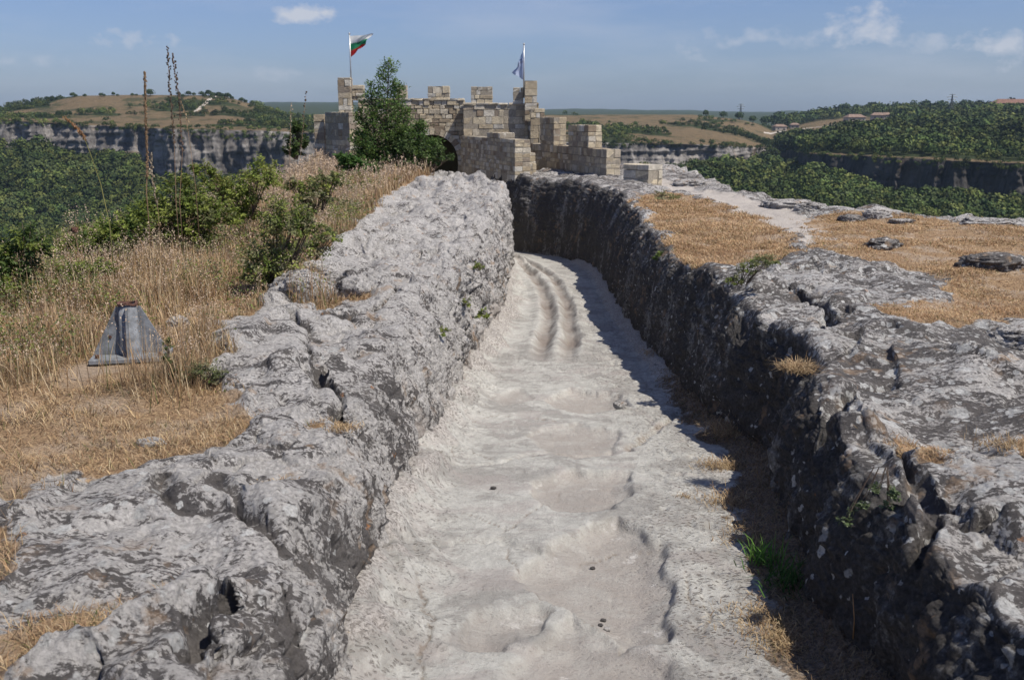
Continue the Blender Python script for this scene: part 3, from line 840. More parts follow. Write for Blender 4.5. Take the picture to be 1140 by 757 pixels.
wood = np.where(hillM, np.clip(.20 + 1.1 * fbm(FX * .011, FY * .011, oct=4) + .25 * np.exp(-((B_ - 3.75) / .3) ** 2), 0, .8), wood)
hillR = (u_ >= 868) & (B_ >= 3.06)
vill = np.exp(-((u_ - 930) / 70) ** 2) * sstep(3.9, 4.3, B_) * sstep(4.9, 4.6, B_)
wood = np.where(hillR, np.clip(.95 - 1.2 * vill, 0, 1), wood)
wood = np.where(B_ > 6, 1., wood)
track = np.zeros_like(FX)
for (ua, ba, ub, bb, w) in ((219, 4.28, 231, 4.62, 1.6), (231, 4.62, 243, 4.97, 1.8)):
    d = np.abs((u_ - ua) / (ub - ua) - (B_ - ba) / (bb - ba)) * abs(ub - ua)
    track = np.maximum(track, ((d < w * 1.2) & (B_ >= ba) & (B_ < bb)) * 1.)
road = ((np.abs(B_ - (4.42 + .02 * perlin(u_ * .03, u_ * 0))) < .03) & (u_ > 850) & (u_ < 932)) * 1.
track = np.maximum(track, road * .9)
wood = np.where(track > .5, 0, wood)
cliffm = isl_.copy()
# scree patch and a light spur on the left slope, broken ground below the right cliff
for cu0, cb0, su, sb in ((125, 1.55, 9, .10), (985, 1.9, 12, .06), (840, 1.95, 10, .03), (1000, 1.85, 8, .05), (3, 1.72, 3, .03)):
    cliffm = np.maximum(cliffm, 1.1 * np.exp(-((u_ - cu0) / su) ** 2 - ((B_ - cb0) / sb) ** 2) * (1 + .6 * n1))
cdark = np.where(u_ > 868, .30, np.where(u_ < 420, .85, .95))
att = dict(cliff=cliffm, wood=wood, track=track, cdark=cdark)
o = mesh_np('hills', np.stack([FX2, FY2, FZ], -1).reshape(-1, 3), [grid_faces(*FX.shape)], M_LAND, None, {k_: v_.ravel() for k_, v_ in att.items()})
tag(o, kind='structure')
# the wide ground below and behind the viewer
gs = 6500
o = mesh_np('ground', [(-gs, -gs, -95), (gs, -gs, -95), (gs, gs, -95), (-gs, gs, -95)], [np.array([[0, 1, 2, 3]])], M_LAND, None,
            dict(cliff=[0] * 4, wood=[.9] * 4, track=[0] * 4, cdark=[1] * 4))
tag(o, kind='structure')
LBF, LUF = band, cu
def land_at(u, b):
    i = np.clip(np.searchsorted(LBF, b), 0, len(LBF) - 1); j = np.clip(((u - LUF[0]) / 1.5).astype(int), 0, len(LUF) - 1)
    return np.stack([FX2[i, j], FY2[i, j], FZ[i, j]], -1), wood[i, j]

def crowns(C, R, H, cols, nq, qs, rng):
    """tree crowns as clumps: C base centres, R radii, H heights"""
    n = len(C)
    th = rng.uniform(0, 2 * np.pi, (n, nq)); cz = rng.uniform(-.5, 1, (n, nq)); rr = rng.uniform(.55, 1.08, (n, nq))
    rad = np.sqrt(np.clip(1 - cz ** 2, .05, 1)) * rr
    lob = 1 + .28 * np.sin(th * rng.integers(2, 5, (n, 1)) + rng.uniform(0, 6, (n, 1)))
    p = np.stack([np.cos(th) * rad * R[:, None] * lob, np.sin(th) * rad * R[:, None] * lob, (cz * rr * .5 + .55) * H[:, None]], -1)
    nrm = np.stack([np.cos(th) * rad, np.sin(th) * rad, cz], -1) + rng.normal(0, .45, (n, nq, 3))
    nrm /= np.linalg.norm(nrm, axis=-1, keepdims=True)
    p = p + C[:, None]
    a = np.cross(nrm, np.array([.3, .2, .9])); a /= np.linalg.norm(a, axis=-1, keepdims=True); b = np.cross(nrm, a)
    sz = (R[:, None] * qs * rng.uniform(.6, 1.25, (n, nq)))[..., None]
    v = np.stack([p - a * sz - b * sz * .7, p + a * sz * .9 - b * sz, p + a * sz + b * sz * .8, p - a * sz * .8 + b * sz], 2) + nrm[:, :, None] * rng.normal(0, .15, (n, nq, 4, 1)) * sz[:, :, None]
    c = np.repeat((cols[:, None] * rng.uniform(.75, 1.28, (n, nq, 1)))[:, :, None], 4, 2)
    return v.reshape(-1, 3), c.reshape(-1, 3)
GREENS = np.array([(.055, .080, .024), (.078, .100, .028), (.042, .064, .024), (.105, .118, .036), (.064, .082, .032)])
rng = np.random.default_rng(11)
def pick(n, u0, u1, b0, b1, thr, usew=True):
    u = rng.uniform(u0, u1, n); b = rng.uniform(b0, b1, n)
    c, w = land_at(u, b)
    k = rng.uniform(0, 1, n) < np.clip((w - thr) * 4, 0, 1)
    return c[k]
cE, _ = land_at(rng.uniform(-160, 1260, 900), rng.uniform(2.75, 3.08, 900))
sets = [cE, pick(4700, -160, 430, 1.0, 1.95, .3), pick(3900, 770, 1260, .95, 1.93, .3), pick(1300, 600, 790, .95, 1.80, .3), pick(3400, 868, 1350, 3.07, 4.95, .5),
        pick(5000, -150, 420, 3.1, 4.95, .42), pick(2200, 560, 868, 3.1, 4.9, .36), pick(900, 868, 1350, 4.3, 5.1, .3)]
sizes = [(.8, 1.5), (2.0, 3.8), (2.0, 4.0), (1.6, 2.8), (2.2, 4.2), (.9, 2.0), (.9, 2.0), (3., 5.)]
V, Cc = [], []
for S, (r0, r1) in zip(sets, sizes):
    R = (r0 + (r1 - r0) * rng.random(len(S)) ** 1.6 * 1.1) * np.clip(S[:, 1] / 500, .6, 1.3); H = R * rng.uniform(1.3, 1.9, len(S))
    cols = GREENS[rng.integers(0, 5, len(S))] * rng.uniform(.75, 1.2, (len(S), 1))
    tone = fbm(S[:, 0] * .01, S[:, 1] * .01, oct=3)[:, None] * 1.4
    cols = cols * (1 + .5 * tone)
    v, c = crowns(S, R, H, cols, 92, .145, rng); V.append(v); Cc.append(c)
V = np.concatenate(V); Cc = np.concatenate(Cc)
o = mesh_np('woodland', V, [np.arange(len(V)).reshape(-1, 4)], M_CROWN, None, {'col': Cc}, smooth=False)
tag(o, 'dense dark green woodland covering the canyon slopes and far plateaus', 'woodland', kind='stuff')

# trees one can tell apart on the skylines: trunk and crown each
def far_tree(c, r, h, label, group, colr, cat='tree'):
    root = empty('tree' if cat == 'tree' else 'shrub', tuple(c))
    tag(root, label, cat, group)
    m = MB(); m.tube([(c[0], c[1], c[2] - .4), (c[0] + .1 * r, c[1], c[2] + h * .3), (c[0], c[1], c[2] + h * .75)], [r * .10, r * .08, r * .03], 5)
    m.build('trunk', M_BARK, root)
    v, cc = crowns(np.array([[c[0], c[1], c[2] + h * .02]]), np.array([r]), np.array([h * .9]), np.array([colr]), 220, .17, rng)
    mesh_np('crown', v - np.array(c), [np.arange(len(v)).reshape(-1, 4)], M_CROWN, root, {'col': cc}, smooth=False)
for u, r in ((172, 3.4), (86, 2.2), (89, 1.4), (117, 2.), (121, 1.5), (131, 1.8), (136, 1.2), (203, 2.), (208, 1.7), (214, 2.2), (219, 1.6), (228, 2.2), (232, 1.7), (236, 2.8), (240, 2.2), (246, 2.6), (251, 2.0), (257, 2.6), (262, 1.8), (58, 2.), (64, 2.2), (68, 1.5), (99, 1.6), (152, 1.5), (156, 1.1), (166, 1.5), (272, 2.2), (277, 1.6), (284, 2.), (290, 2.2)):
    c, _ = land_at(np.array([float(u)]), np.array([float(rng.uniform(4.86, 4.97))]))
    far_tree(c[0], r, r * 1.75, 'tallest round dark tree on the skyline of the left hill' if u == 172 else 'small dark tree on the skyline of the left hill', 'skyline trees on the left hill' , GREENS[2] * 1.)
for i, u in enumerate((785, 805, 822, 838, 852, 866, 878, 893, 905, 921, 938, 952, 968, 980, 996, 1012, 1028, 1044, 1072, 1086, 1098, 1122, 1136)):
    c, _ = land_at(np.array([float(u)]), np.array([4.96]))
    r = float(rng.uniform(4.2, 7.2)) * (1.25 if i % 4 == 1 else 1) * (.55 if u < 850 else 1)
    far_tree(c[0], r, r * 1.9, 'round dark tree on the long right skyline above the valley', 'skyline trees on the right plateau', GREENS[2] * 1.1)
# ------------------------------------------------------------------ castle: walls laid stone by stone
def masonry(p0, p1, thick, z0, z1, course=.2, blen=.34, skip=None, ztop=None, rng=np.random.default_rng(1), m=None, core=None, jit=.008, lay=2):
    """stones between p0 and p1 (front line), thickness to the left-hand side of p0->p1"""
    m = m or MB(); core = core or MB()
    p0 = np.array(p0[:2], float); p1 = np.array(p1[:2], float)
    L = np.linalg.norm(p1 - p0); d = (p1 - p0) / L; n = np.array([-d[1], d[0]])
    rz = math.atan2(d[1], d[0])
    z = z0
    while z < z1 - .03:
        h = min(course * rng.uniform(.65, 1.4), z1 - z)
        if z1 - z - h < .07: h = z1 - z
        s = 0.
        while s < L - .01:
            l = min(blen * rng.uniform(.45, 1.8), L - s)
            if L - s - l < .12: l = L - s
            zc, sc = z + h / 2, s + l / 2
            if (skip is None or not skip(sc, zc)) and (ztop is None or z + h * .5 < ztop(sc)):
                split = rng.uniform(.4, .6) if lay == 2 else 1.
                for q0, q1 in ((0, split), (split, 1.)) if lay == 2 else ((0, 1.),):
                    tw = thick * (q1 - q0) - .014; off = thick * (q0 + q1) / 2 + rng.normal(0, jit)
                    c = p0 + d * sc + n * off
                    m.box((c[0], c[1], zc), (l - .012 - rng.uniform(0, .016), tw, h - .010 - rng.uniform(0, .014)), rz + rng.normal(0, .008), jit=.005, bev=.008)
                if skip is None:
                    c = p0 + d * sc + n * thick / 2
                    inx = .03
                    core.box((c[0], c[1], zc), (l + (0 if 0 < s and s + l < L else -inx), thick - .026, h - (.0 if z + h < z1 - .01 else .03)), rz)
            s += l
        z += h
    return m, core
castle_rng = np.random.default_rng(21)
def wall_thing(name, label, cat, parts, group=None, kind=None):
    """parts: list of (partname, masonry kwargs)"""
    root = empty(name, (parts[0][1]['p0'][0], parts[0][1]['p0'][1], parts[0][1]['z0']))
    tag(root, label, cat, group)
    for pn, kw in parts:
        m, core = masonry(rng=castle_rng, **kw)
        o = m.build(pn, M_STONE, root)
        if core.n:
            core.build('mortar_core', M_MORTAR, o if False else root) if pn in ('wall', 'pillar') else core.build('mortar_core', M_MORTAR, o)
    return root
def fix_sub(o): pass
def XY(u, Y, v=150): p = at(u, v, Y); return (p.x, p.y)
YA, YB = 38.0, 37.35
zA, zB = at(0, 112, YA).z, at(0, 117, YB).z
gx, gz, gr = at(481, 150, YA).x, at(0, 179, YA).z, .96
pL = XY(398, YA, 112); pM = XY(517, YA, 112)
def gate_skip(s, z):
    x = pL[0] + s
    return (abs(x - gx) < gr + .05 and z < gz) or ((x - gx) ** 2 + (z - gz) ** 2 < (gr + .16) ** 2 and z >= gz - .05)
root = empty('gate_wall', (gx, YA, -2.5))
tag(root, 'long rubble stone castle wall with square battlements and dark arched gateway behind the tree', 'castle wall')
m, core = masonry(pL, pM, .8, -2.6, zA, course=.15, blen=.26, skip=gate_skip, rng=castle_rng, jit=.012)
m.build('wall', M_STONE, root)
cm = MB()
xl_, xr_ = pL[0] + .03, pM[0]
yc = YA + .43
cm.box(((xl_ + gx - gr - .1) / 2, yc, (zA - 2.6) / 2 - .02), (gx - gr - .1 - xl_, .72, zA + 2.6 - .04))
cm.box(((xr_ + gx + gr + .1) / 2, yc, (zA - 2.6) / 2 - .02), (xr_ - gx - gr - .1, .72, zA + 2.6 - .04))
za = gz + gr + .1
cm.box((gx, yc, (zA + za) / 2 - .02), (2 * gr + .19, .72, zA - za - .04))
for i in range(16):      # haunches of the arch
    for sgn in (-1, 1):
        z0_ = gz + (gr + .1) * i / 16; z1_ = gz + (gr + .1) * (i + 1) / 16
        xi = math.sqrt(max((gr + .1) ** 2 - (z0_ - gz) ** 2, 0))
        if gr + .1 - xi > .01: cm.box((gx + sgn * (xi + gr + .098) / 2, yc, (z0_ + z1_) / 2), (gr + .098 - xi, .72, z1_ - z0_))
cm.build('mortar_core', M_MORTAR, root)
vm = MB()
for i in range(17):
    a = math.pi * (i + .5) / 17
    c0, s0 = math.cos(a), math.sin(a)
    r0, r1, w = gr, gr + .24, .5 * math.pi * (gr + .1) / 17 * .92
    pts = [(gx + c0 * r0 - s0 * w * .9, gz + s0 * r0 + c0 * w * .9), (gx + c0 * r0 + s0 * w * .9, gz + s0 * r0 - c0 * w * .9), (gx + c0 * r1 + s0 * w * 1.12, gz + s0 * r1 - c0 * w * 1.12), (gx + c0 * r1 - s0 * w * 1.12, gz + s0 * r1 + c0 * w * 1.12)]
    v = [(x, YA - .012, z) for x, z in pts] + [(x, YA + .8, z) for x, z in pts]
    vm.add(v, [np.array([(0, 1, 2, 3), (7, 6, 5, 4), (0, 4, 5, 1), (1, 5, 6, 2), (2, 6, 7, 3), (3, 7, 4, 0)])])
for sgn in (-1, 1):
    z = -2.6
    while z < gz - .02:
        h = min(castle_rng.uniform(.18, .27), gz - z); vm.box((gx + sgn * (gr + .12), YA + .4, z + h / 2), (.25, .83, h - .012), jit=.006, bev=.015); z += h
vm.build('arch', M_STONE, root)
# gate passage behind the arch
pm = MB()
for sgn in (-1, 1): pm.box((gx + sgn * (gr + .35), YA + 3.3, -.5), (.6, 4.8, 4.2))
pm.box((gx, YA + 3.3, 1.75), (2.6, 4.8, .3)); pm.box((gx, YA + 5.9, -.4), (3.2, .3, 4.4))
pm.build('gate_passage', M_MORTAR, root)
# right half of the wall stands half a metre proud
pR = XY(600, YB, 117); pN = XY(515.5, YB, 117)
m, core = masonry(pN, pR, .62, -2.4, zB, course=.21, blen=.34, rng=castle_rng, jit=.009)
m.build('wall', M_STONE, root); core.build('mortar_core', M_MORTAR, root)
m, core = masonry(XY(515.4, YB + .63, 117), XY(600, YB + .63, 117), .8, -2.4, zB - .05, course=.25, blen=.4, rng=castle_rng)
m.build('wall_walk', M_STONE, root)
for u0, u1, v0, Y, zb in ((391.5, 405, 95, YA, zA), (441, 453, 95, YA, zA), (476, 500.5, 96, YA, zA), (524, 548.5, 96.5, YB, zB), (571, 583, 97.5, YB, zB)):
    a, b = XY(u0, Y, 105), XY(u1, Y, 105)
    m, core = masonry(a, b, .42, zb - .005, at(0, v0, Y).z, course=.17, blen=.26, rng=castle_rng, jit=.012, lay=1)
    mo = m.build('battlement', M_STONE, root); core.build('mortar_core', M_MORTAR, mo)
# coping of the parapet
cp = MB(); x = pL[0]
while x < pM[0] - .05:
    l = min(castle_rng.uniform(.3, .6), pM[0] - x); cp.box((x + l / 2, YA + .18, zA + .03), (l - .012, .44, .07), jit=.008, bev=.015); x += l
x = pN[0]
while x < pR[0] - .05:
    l = min(castle_rng.uniform(.3, .6), pR[0] - x); cp.box((x + l / 2, YB + .18, zB + .03), (l - .012, .44, .07), jit=.008, bev=.015); x += l
cp.build('coping', M_STONE, root)

def simple_wall(name, label, cat, p0, p1, thick, z0, z1, course=.17, blen=.28, extra=(), **kw):
    root = empty(name, (p0[0], p0[1], z0)); tag(root, label, cat)
    m, core = masonry(p0, p1, thick, z0, z1, course=course, blen=blen, rng=castle_rng, **kw)
    m.build('wall', M_STONE, root); core.build('mortar_core', M_MORTAR, root)
    for (q0, q1, th, a, b, nm) in extra:
        m, core = masonry(q0, q1, th, a, b, course=course, blen=.27, rng=castle_rng)
        mo = m.build(nm, M_STONE, root); core.build('mortar_core', M_MORTAR, mo)
    return root
# tall posts
simple_wall('stone_pillar', 'tallest stone post of the battlements beside the pale blue and white flag', 'pillar', XY(584, 37.0, 120), XY(598, 37.0, 120), .5, -.6, at(0, 90, 37.).z, .19, .26)
simple_wall('stone_pillar', 'short stone post stepping down in front of the tallest post', 'pillar', XY(590.5, 36.2, 130), XY(606.5, 36.2, 130), .68, -.6, at(0, 121, 36.2).z, .2, .28)
simple_wall('stone_pillar', 'stone post at the left end of the battlements under the white green and red flag', 'pillar', XY(376.5, 37.6, 120), XY(391, 37.6, 120), .6, -1.2, at(0, 86.5, 37.6).z, .19, .27,
            extra=((XY(378, 37.2, 140), XY(402, 37.2, 140), .38, -1.2, at(0, 128, 37.2).z, 'wall'),))
# stair wall left of the road mouth, shaded side towards the viewer
A0, A1 = XY(513, 37.3, 160), XY(573, 31.0, 175)
e0 = np.array(A1) - np.array(A0); Ls = np.linalg.norm(e0); dS = e0 / Ls
def stair_top(s):
    return [1.10, 1.22, 1.02][0 if s < Ls * .55 else (1 if s < Ls * .78 else 2)]
simple_wall('stair_wall', 'low shaded masonry wall left of the road mouth running from the castle towards the viewer', 'wall', A0, A1, .52, -2.5, 1.24, .165, .25, ztop=stair_top,
            extra=((tuple(np.array(A1) - dS * .9 + np.array([dS[1] * -.0, 0]) + np.array([-dS[1], dS[0]]) * .53), tuple(np.array(A1) - dS * .25 + np.array([-dS[1], dS[0]]) * .53), .28, -.6, .32, 'step'),
                   (tuple(np.array(A1) - dS * 2.2 + np.array([-dS[1], dS[0]]) * .53), tuple(np.array(A1) - dS * 1.0 + np.array([-dS[1], dS[0]]) * .53), .5, -.6, .62, 'step')))
# wing wall with two large merlons
W0, W1 = np.array([.64, 36.0]), np.array([2.72, 29.0])
wt = lambda t: tuple(W0 + (W1 - W0) * t)
simple_wall('wing_wall', 'stone parapet right of the road mouth with two big square merlons and a sunlit end', 'wall', tuple(W0), tuple(W1), .45, -.7, at(0, 166.5, 29.).z, .17, .26,
            extra=((wt(.55), wt(.797), .449, at(0, 166.5, 29.).z + .0, 1.50, 'merlon'), (wt(.157), wt(.356), .449, at(0, 166.5, 29.).z, 1.73, 'merlon')))
simple_wall('stone_block', 'low square ruined masonry block standing alone right of the castle', 'stone block', XY(722, 26.6, 190), XY(738, 27.0, 190), .9, -.25, .50, .17, .3)
# left angle wall
simple_wall('angle_wall', 'low square masonry wall corner at the left end of the castle beside the tree', 'wall', XY(362, 35.5, 150), XY(389, 34.0, 150), .5, -1.2, at(0, 125, 34.5).z, .19, .3,
            extra=((XY(349.5, 35.6, 150), XY(361.5, 35.6, 150), .5, -1.2, at(0, 127.5, 35.6).z, 'wall'),))

# flags on poles
M_POLE = simple('flag_pole_metal', (.45, .46, .47), .4, .5, .1, 5, metal=.6)
def cloth(name, label, base, top_z, corners, stripes, seed, nu=26, nv=16):
    """corners: hoist top, hoist bottom, fly top, fly bottom as offsets (x,z) from pole"""
    root = empty(name, base); tag(root, label, 'flag')
    m = MB(); m.tube([base, (base[0], base[1], base[2] + (top_z - base[2]) * .5), (base[0], base[1], top_z)], [.032, .028, .022], 8); m.build('pole', M_POLE, root, True)
    m = MB(); m.tube([(base[0], base[1], top_z), (base[0], base[1], top_z + .03), (base[0], base[1], top_z + .06)], [.03, .04, .012], 8); m.build('finial', M_POLE, root, True)
    (a, b, c, d) = [np.array(q, float) for q in corners]
    V = []; 
    s = np.linspace(0, 1, nu); t = np.linspace(0, 1, nv)
    S, T = np.meshgrid(s, t, indexing='ij')
    px = (1 - S) * ((1 - T) * a[0] + T * b[0]) + S * ((1 - T) * c[0] + T * d[0])
    pz = (1 - S) * ((1 - T) * a[1] + T * b[1]) + S * ((1 - T) * c[1] + T * d[1])
    yo = .10 * S ** .6 * np.sin(S * 9 + T * 3 + seed) + .05 * S * np.sin(T * 11 + S * 5 + seed)
    pz = pz + .035 * S * np.sin(S * 8 + T * 2 + seed); px = px + .03 * S * np.sin(T * 9 + seed)
    P = np.stack([base[0] + px - base[0], yo, pz + top_z - base[2]], -1).reshape(-1, 3)
    colr = np.array([stripes(ss, tt) for ss in s for tt in t], float)
    mesh_np('cloth', P, [grid_faces(nu, nv)], M_FLAG, root, {'col': colr})
    return root
M_FLAG = attr_material('flag_cloth', .7, .2, .35, .06, 4)
b1 = at(391.2, 100, 37.9); tz = at(391, 38.5, 37.9).z
def tri(s, t): return (.80, .80, .78) if t < .345 else ((.03, .25, .12) if t < .675 else (.55, .03, .03))
w_ = 1 / FPX * 37.9 / 1.05
cloth('flag', 'white green and red striped flag blowing right at the left end of the castle', (b1.x, b1.y, b1.z - .3), tz, ((.02, -2 * w_), (.02, -25 * w_), (26.5 * w_, 0.2 * w_), (13 * w_, -14 * w_)), tri, 1.)
b2 = at(583.2, 100, 37.6); tz2 = at(583, 50, 37.6).z
def bw(s, t):
    if .40 < t < .47 or .60 < t < .66 or (.08 < s < .12): return (.30, .33, .45)
    return (.30, .41, .64) if t < .36 else (.44, .51, .68)
cloth('flag', 'limp pale blue and white flag hanging left of its pole beside the tallest post', (b2.x, b2.y, b2.z - .3), tz2, ((-.02, -0.5 * w_), (-.02, -38 * w_), (-3 * w_, -14 * w_), (-12.5 * w_, -30 * w_)), bw, 2.5)

# ------------------------------------------------------------------ far village houses and pylons
M_WALLH = simple('house_plaster', (.34, .30, .26), .9, .1, .1, .5)
M_ROOF = simple('clay_roof', (.20, .115, .085), .9, .1, .2, .5)
M_WIN = simple('dark_window', (.05, .05, .06), .3, .5, .1, 1)
def house(u, b, w, d, h, rot, label, roofc=M_ROOF, storeys=1):
    c, _ = land_at(np.array([float(u)]), np.array([float(b)])); c = c[0] + np.array([0, 0, .0])
    root = empty('house', tuple(c)); tag(root, label, 'house', None)
    m = MB(); m.box((c[0], c[1], c[2] + h / 2 - 1), (w, d, h + 2), rot); m.build('wall', M_WALLH, root)
    m = MB(); cr_, sr_ = math.cos(rot), math.sin(rot); rh = min(w, d) * .28; o_ = .6
    L = [(-w / 2 - o_, -d / 2 - o_, h), (w / 2 + o_, -d / 2 - o_, h), (w / 2 + o_, d / 2 + o_, h), (-w / 2 - o_, d / 2 + o_, h), (-w / 2 + d * .3, 0, h + rh), (w / 2 - d * .3, 0, h + rh),
         ] + [(q[0], q[1], h - .25) for q in ((-w / 2 - o_, -d / 2 - o_), (w / 2 + o_, -d / 2 - o_), (w / 2 + o_, d / 2 + o_), (-w / 2 - o_, d / 2 + o_))]
    L = [(c[0] + x * cr_ - y * sr_, c[1] + x * sr_ + y * cr_, c[2] + z) for x, y, z in L]
    m.add(L, [np.array([(0, 1, 5, 4), (2, 3, 4, 5), (0, 6, 7, 1), (1, 7, 8, 2), (2, 8, 9, 3), (3, 9, 6, 0), (6, 9, 8, 7)]), np.array([(1, 2, 5), (3, 0, 4)])]); m.build('roof', roofc, root)
    n = max(2, int(w / 4))
    for st_ in range(storeys):
        for i in range(n):
            x = -w / 2 + w * (i + .5) / n; y = -d / 2 - .02
            m = MB(); m.box((c[0] + x * cr_ - y * sr_, c[1] + x * sr_ + y * cr_, c[2] + h * (st_ + .5) / storeys), (1.3, .12, 1.4), rot); m.build('window', M_WIN, root)
M_RPALE = simple('pale_roof', (.23, .165, .13), .9, .1, .2, .5)
house(1121, 4.88, 34, 14, 9, .05, 'long pale building with a red roof on the right skyline', storeys=2)
house(950, 4.42, 16, 9, 4.5, .2, 'larger pale roofed house in the middle of the far village', M_RPALE)
house(975, 4.5, 11, 8, 4, -.2, 'small pale house at the right end of the far village', M_RPALE)
house(985, 4.55, 9, 7, 4, .1, 'smallest pale house right of the far village', M_RPALE)
house(868, 4.52, 11, 7, 4, .2, 'pale house at the left end of the far village road', M_RPALE)
house(884, 4.6, 8, 6, 3.5, -.1, 'tiny pale house beside the far village road', M_RPALE)
house(927, 4.9, 8, 6, 7, 0, 'small white house among trees on the skyline', M_WALLH)
M_STEEL = simple('galvanised_steel', (.07, .075, .08), .5, .5, .15, 2, metal=.4)
def pylon(u, vtop, Y, label):
    t = at(u, vtop, Y); c, _ = land_at(np.array([float(u)]), np.array([4.9])); zb = min(c[0][2], t.z - 14) - 2
    root = empty('power_pylon', (t.x, Y, zb)); tag(root, label, 'pylon')
    H = t.z - zb; w0, w1 = 2.2, .5
    m = MB()
    for sx in (-1, 1):
        for sy in (-1, 1): m.tube([(t.x + sx * w0, Y + sy * w0, zb), (t.x + sx * w1, Y + sy * w1, zb + H * .7), (t.x + sx * .15, Y + sy * .15, zb + H)], .20, 4)
    for i in range(7):
        z_a, z_b = zb + H * i / 10, zb + H * (i + 1) / 10; wa = w0 + (w1 - w0) * i / 7; wb = w0 + (w1 - w0) * (i + 1) / 7
        for sy in (-1, 1):
            m.tube([(t.x - wa, Y + sy * wa, z_a), (t.x + wb, Y + sy * wb, z_b)], .12, 4); m.tube([(t.x + wa, Y + sy * wa, z_a), (t.x - wb, Y + sy * wb, z_b)], .12, 4)
    m.build('tower', M_STEEL, root)
    for k, L in ((.72, 3.6), (.85, 4.6), (.96, 2.6)):
        m = MB(); m.tube([(t.x - L, Y, zb + H * k), (t.x, Y, zb + H * k + .5), (t.x + L, Y, zb + H * k)], .22, 4); m.build('crossarm', M_STEEL, root)
pylon(1060.5, 105, 900, 'steel lattice power pylon on the right skyline')
pylon(825, 116, 1100, 'small faint power pylon left of the right skyline trees')
# ------------------------------------------------------------------ dry grass
def lattice(S, cond):
    """pick random points on a bank sheet, with weights"""
    P = S['P']; A = P[:-1, :-1]; ax = P[1:, :-1] - A; ay = P[:-1, 1:] - A
    area = np.linalg.norm(np.cross(ax, ay), axis=-1)
    w = area * cond[:-1, :-1]
    return A, ax, ay, w.ravel() / w.sum()
def sample(S, cond, n, rng):
    A, ax, ay, w = lattice(S, cond)
    idx = rng.choice(len(w), n, p=w); a, b = rng.random((n, 1)), rng.random((n, 1))
    return A.reshape(-1, 3)[idx] + ax.reshape(-1, 3)[idx] * a + ay.reshape(-1, 3)[idx] * b
def blades(p, h, lean, w, cols, rng, droop=.5):
    n = len(p); th = rng.uniform(0, 2 * np.pi, n)
    d = np.stack([np.cos(th), np.sin(th), np.zeros(n)], 1); s = np.stack([-np.sin(th + rng.normal(0, .8, n)), np.cos(th), np.zeros(n)], 1)
    up = np.array([0, 0, 1.])
    lean = lean[:, None]; h = h[:, None]; w = w[:, None]
    m = p + h * (.55 * (1 - lean * .5) * up + .5 * lean * d)
    t = p + h * ((1 - lean * (.7 + droop * .3)) * up + lean * 1.0 * d)
    v = np.stack([p - s * w, p + s * w, m + s * w * .7, m - s * w * .7, t], 1)
    i = np.arange(n)[:, None] * 5
    q = i + np.array([[0, 1, 2, 3]]); tr = i + np.array([[3, 2, 4]])
    c = np.repeat(cols[:, None], 5, 1) * np.array([.7, .7, .95, .95, 1.1])[None, :, None]
    return v.reshape(-1, 3), q, tr, c.reshape(-1, 3)
STRAW = np.array([(.50, .36, .21), (.60, .45, .25), (.42, .27, .14), (.52, .38, .24), (.34, .22, .13), (.64, .52, .34)])
rg = np.random.default_rng(31)
def project(P):
    x, y, z = P[..., 0], P[..., 1], P[..., 2] - CAMZ
    f = y * CT - z * ST; u_ = UC + FPX * x / np.maximum(f, .01); v_ = VC - FPX * (y * ST + z * CT) / np.maximum(f, .01)
    return u_, v_, f
def inview(P, m=60):
    u, v, f = project(P); return ((u > -160 - m) & (u < 1300 + m) & (v < 850) & (v > -50) & (f > 1)) * 1.
def lay(name, label, S, cond, n, hf, leanf, colf, wk=.00065, wmin=.0016):
    p = sample(S, cond, n, rg)
    dist = np.linalg.norm(p - np.array([0, 0, CAMZ]), axis=1)
    h = hf(p) * rg.uniform(.45, 1.25, n); ln = np.clip(leanf(p) + rg.normal(0, .15, n), .02, .98)
    w = np.maximum(wmin, dist * wk * .5) * rg.uniform(.6, 1.3, n)
    v, q, t, c = blades(p, h, ln, w, colf(p), rg)
    o = mesh_np(name, v, [q, t], M_GRASS, None, {'col': c}, smooth=False)
    tag(o, label, 'grass', kind='stuff'); return o
PL, PR = LEFT['P'], RIGHT['P']
dl_ = np.linalg.norm(PL - np.array([0, 0, CAMZ]), axis=-1); dr_ = np.linalg.norm(PR - np.array([0, 0, CAMZ]), axis=-1)
baseclear = sstep(.25, .40, np.sqrt((PL[..., 0] + 2.70) ** 2 + ((PL[..., 1] - 6.70) * .62) ** 2))
slL = baseclear * sstep(.25, .65, LEFT['soil'] + .30 * perlin(PL[..., 0] * 3, PL[..., 1] * 3) + .15 * perlin(PL[..., 0] * 9, PL[..., 1] * 9)) * (.25 + sstep(-.3, .3, fbm(PL[..., 0] * 1.6, PL[..., 1] * 1.6 + 8, oct=3))) * inview(PL) * (PL[..., 2] > -2.2) / np.clip(dl_, 3, 60) ** 1.1
tallmask = lambda x, y: sstep(-1.5, -2.3, x + .6 * perlin(x, y)) * sstep(5.2, 7.0, y + .9 * perlin(x * 1.3, y + 4))
def strawcol(p, pink=0.):
    n = len(p); c = STRAW[rg.integers(0, 6, n)] * rg.uniform(.75, 1.15, (n, 1))
    t = (fbm(p[:, 0] * .9, p[:, 1] * .9, oct=3)[:, None] + .3).clip(0, 1)
    c = c * (1 - .25 * t) + np.array([.38, .24, .15]) * .25 * t
    g = (rg.random((n, 1)) < .05); return np.where(g, np.array([.13, .15, .05]), c)
lay('grass', 'short flattened straw coloured grass on the left bank', LEFT, slL, 130000, lambda p: .07 + .11 * (fbm(p[:, 0] * 1.7, p[:, 1] * 1.7, oct=2) + .3).clip(0, 1), lambda p: np.full(len(p), .72), strawcol)
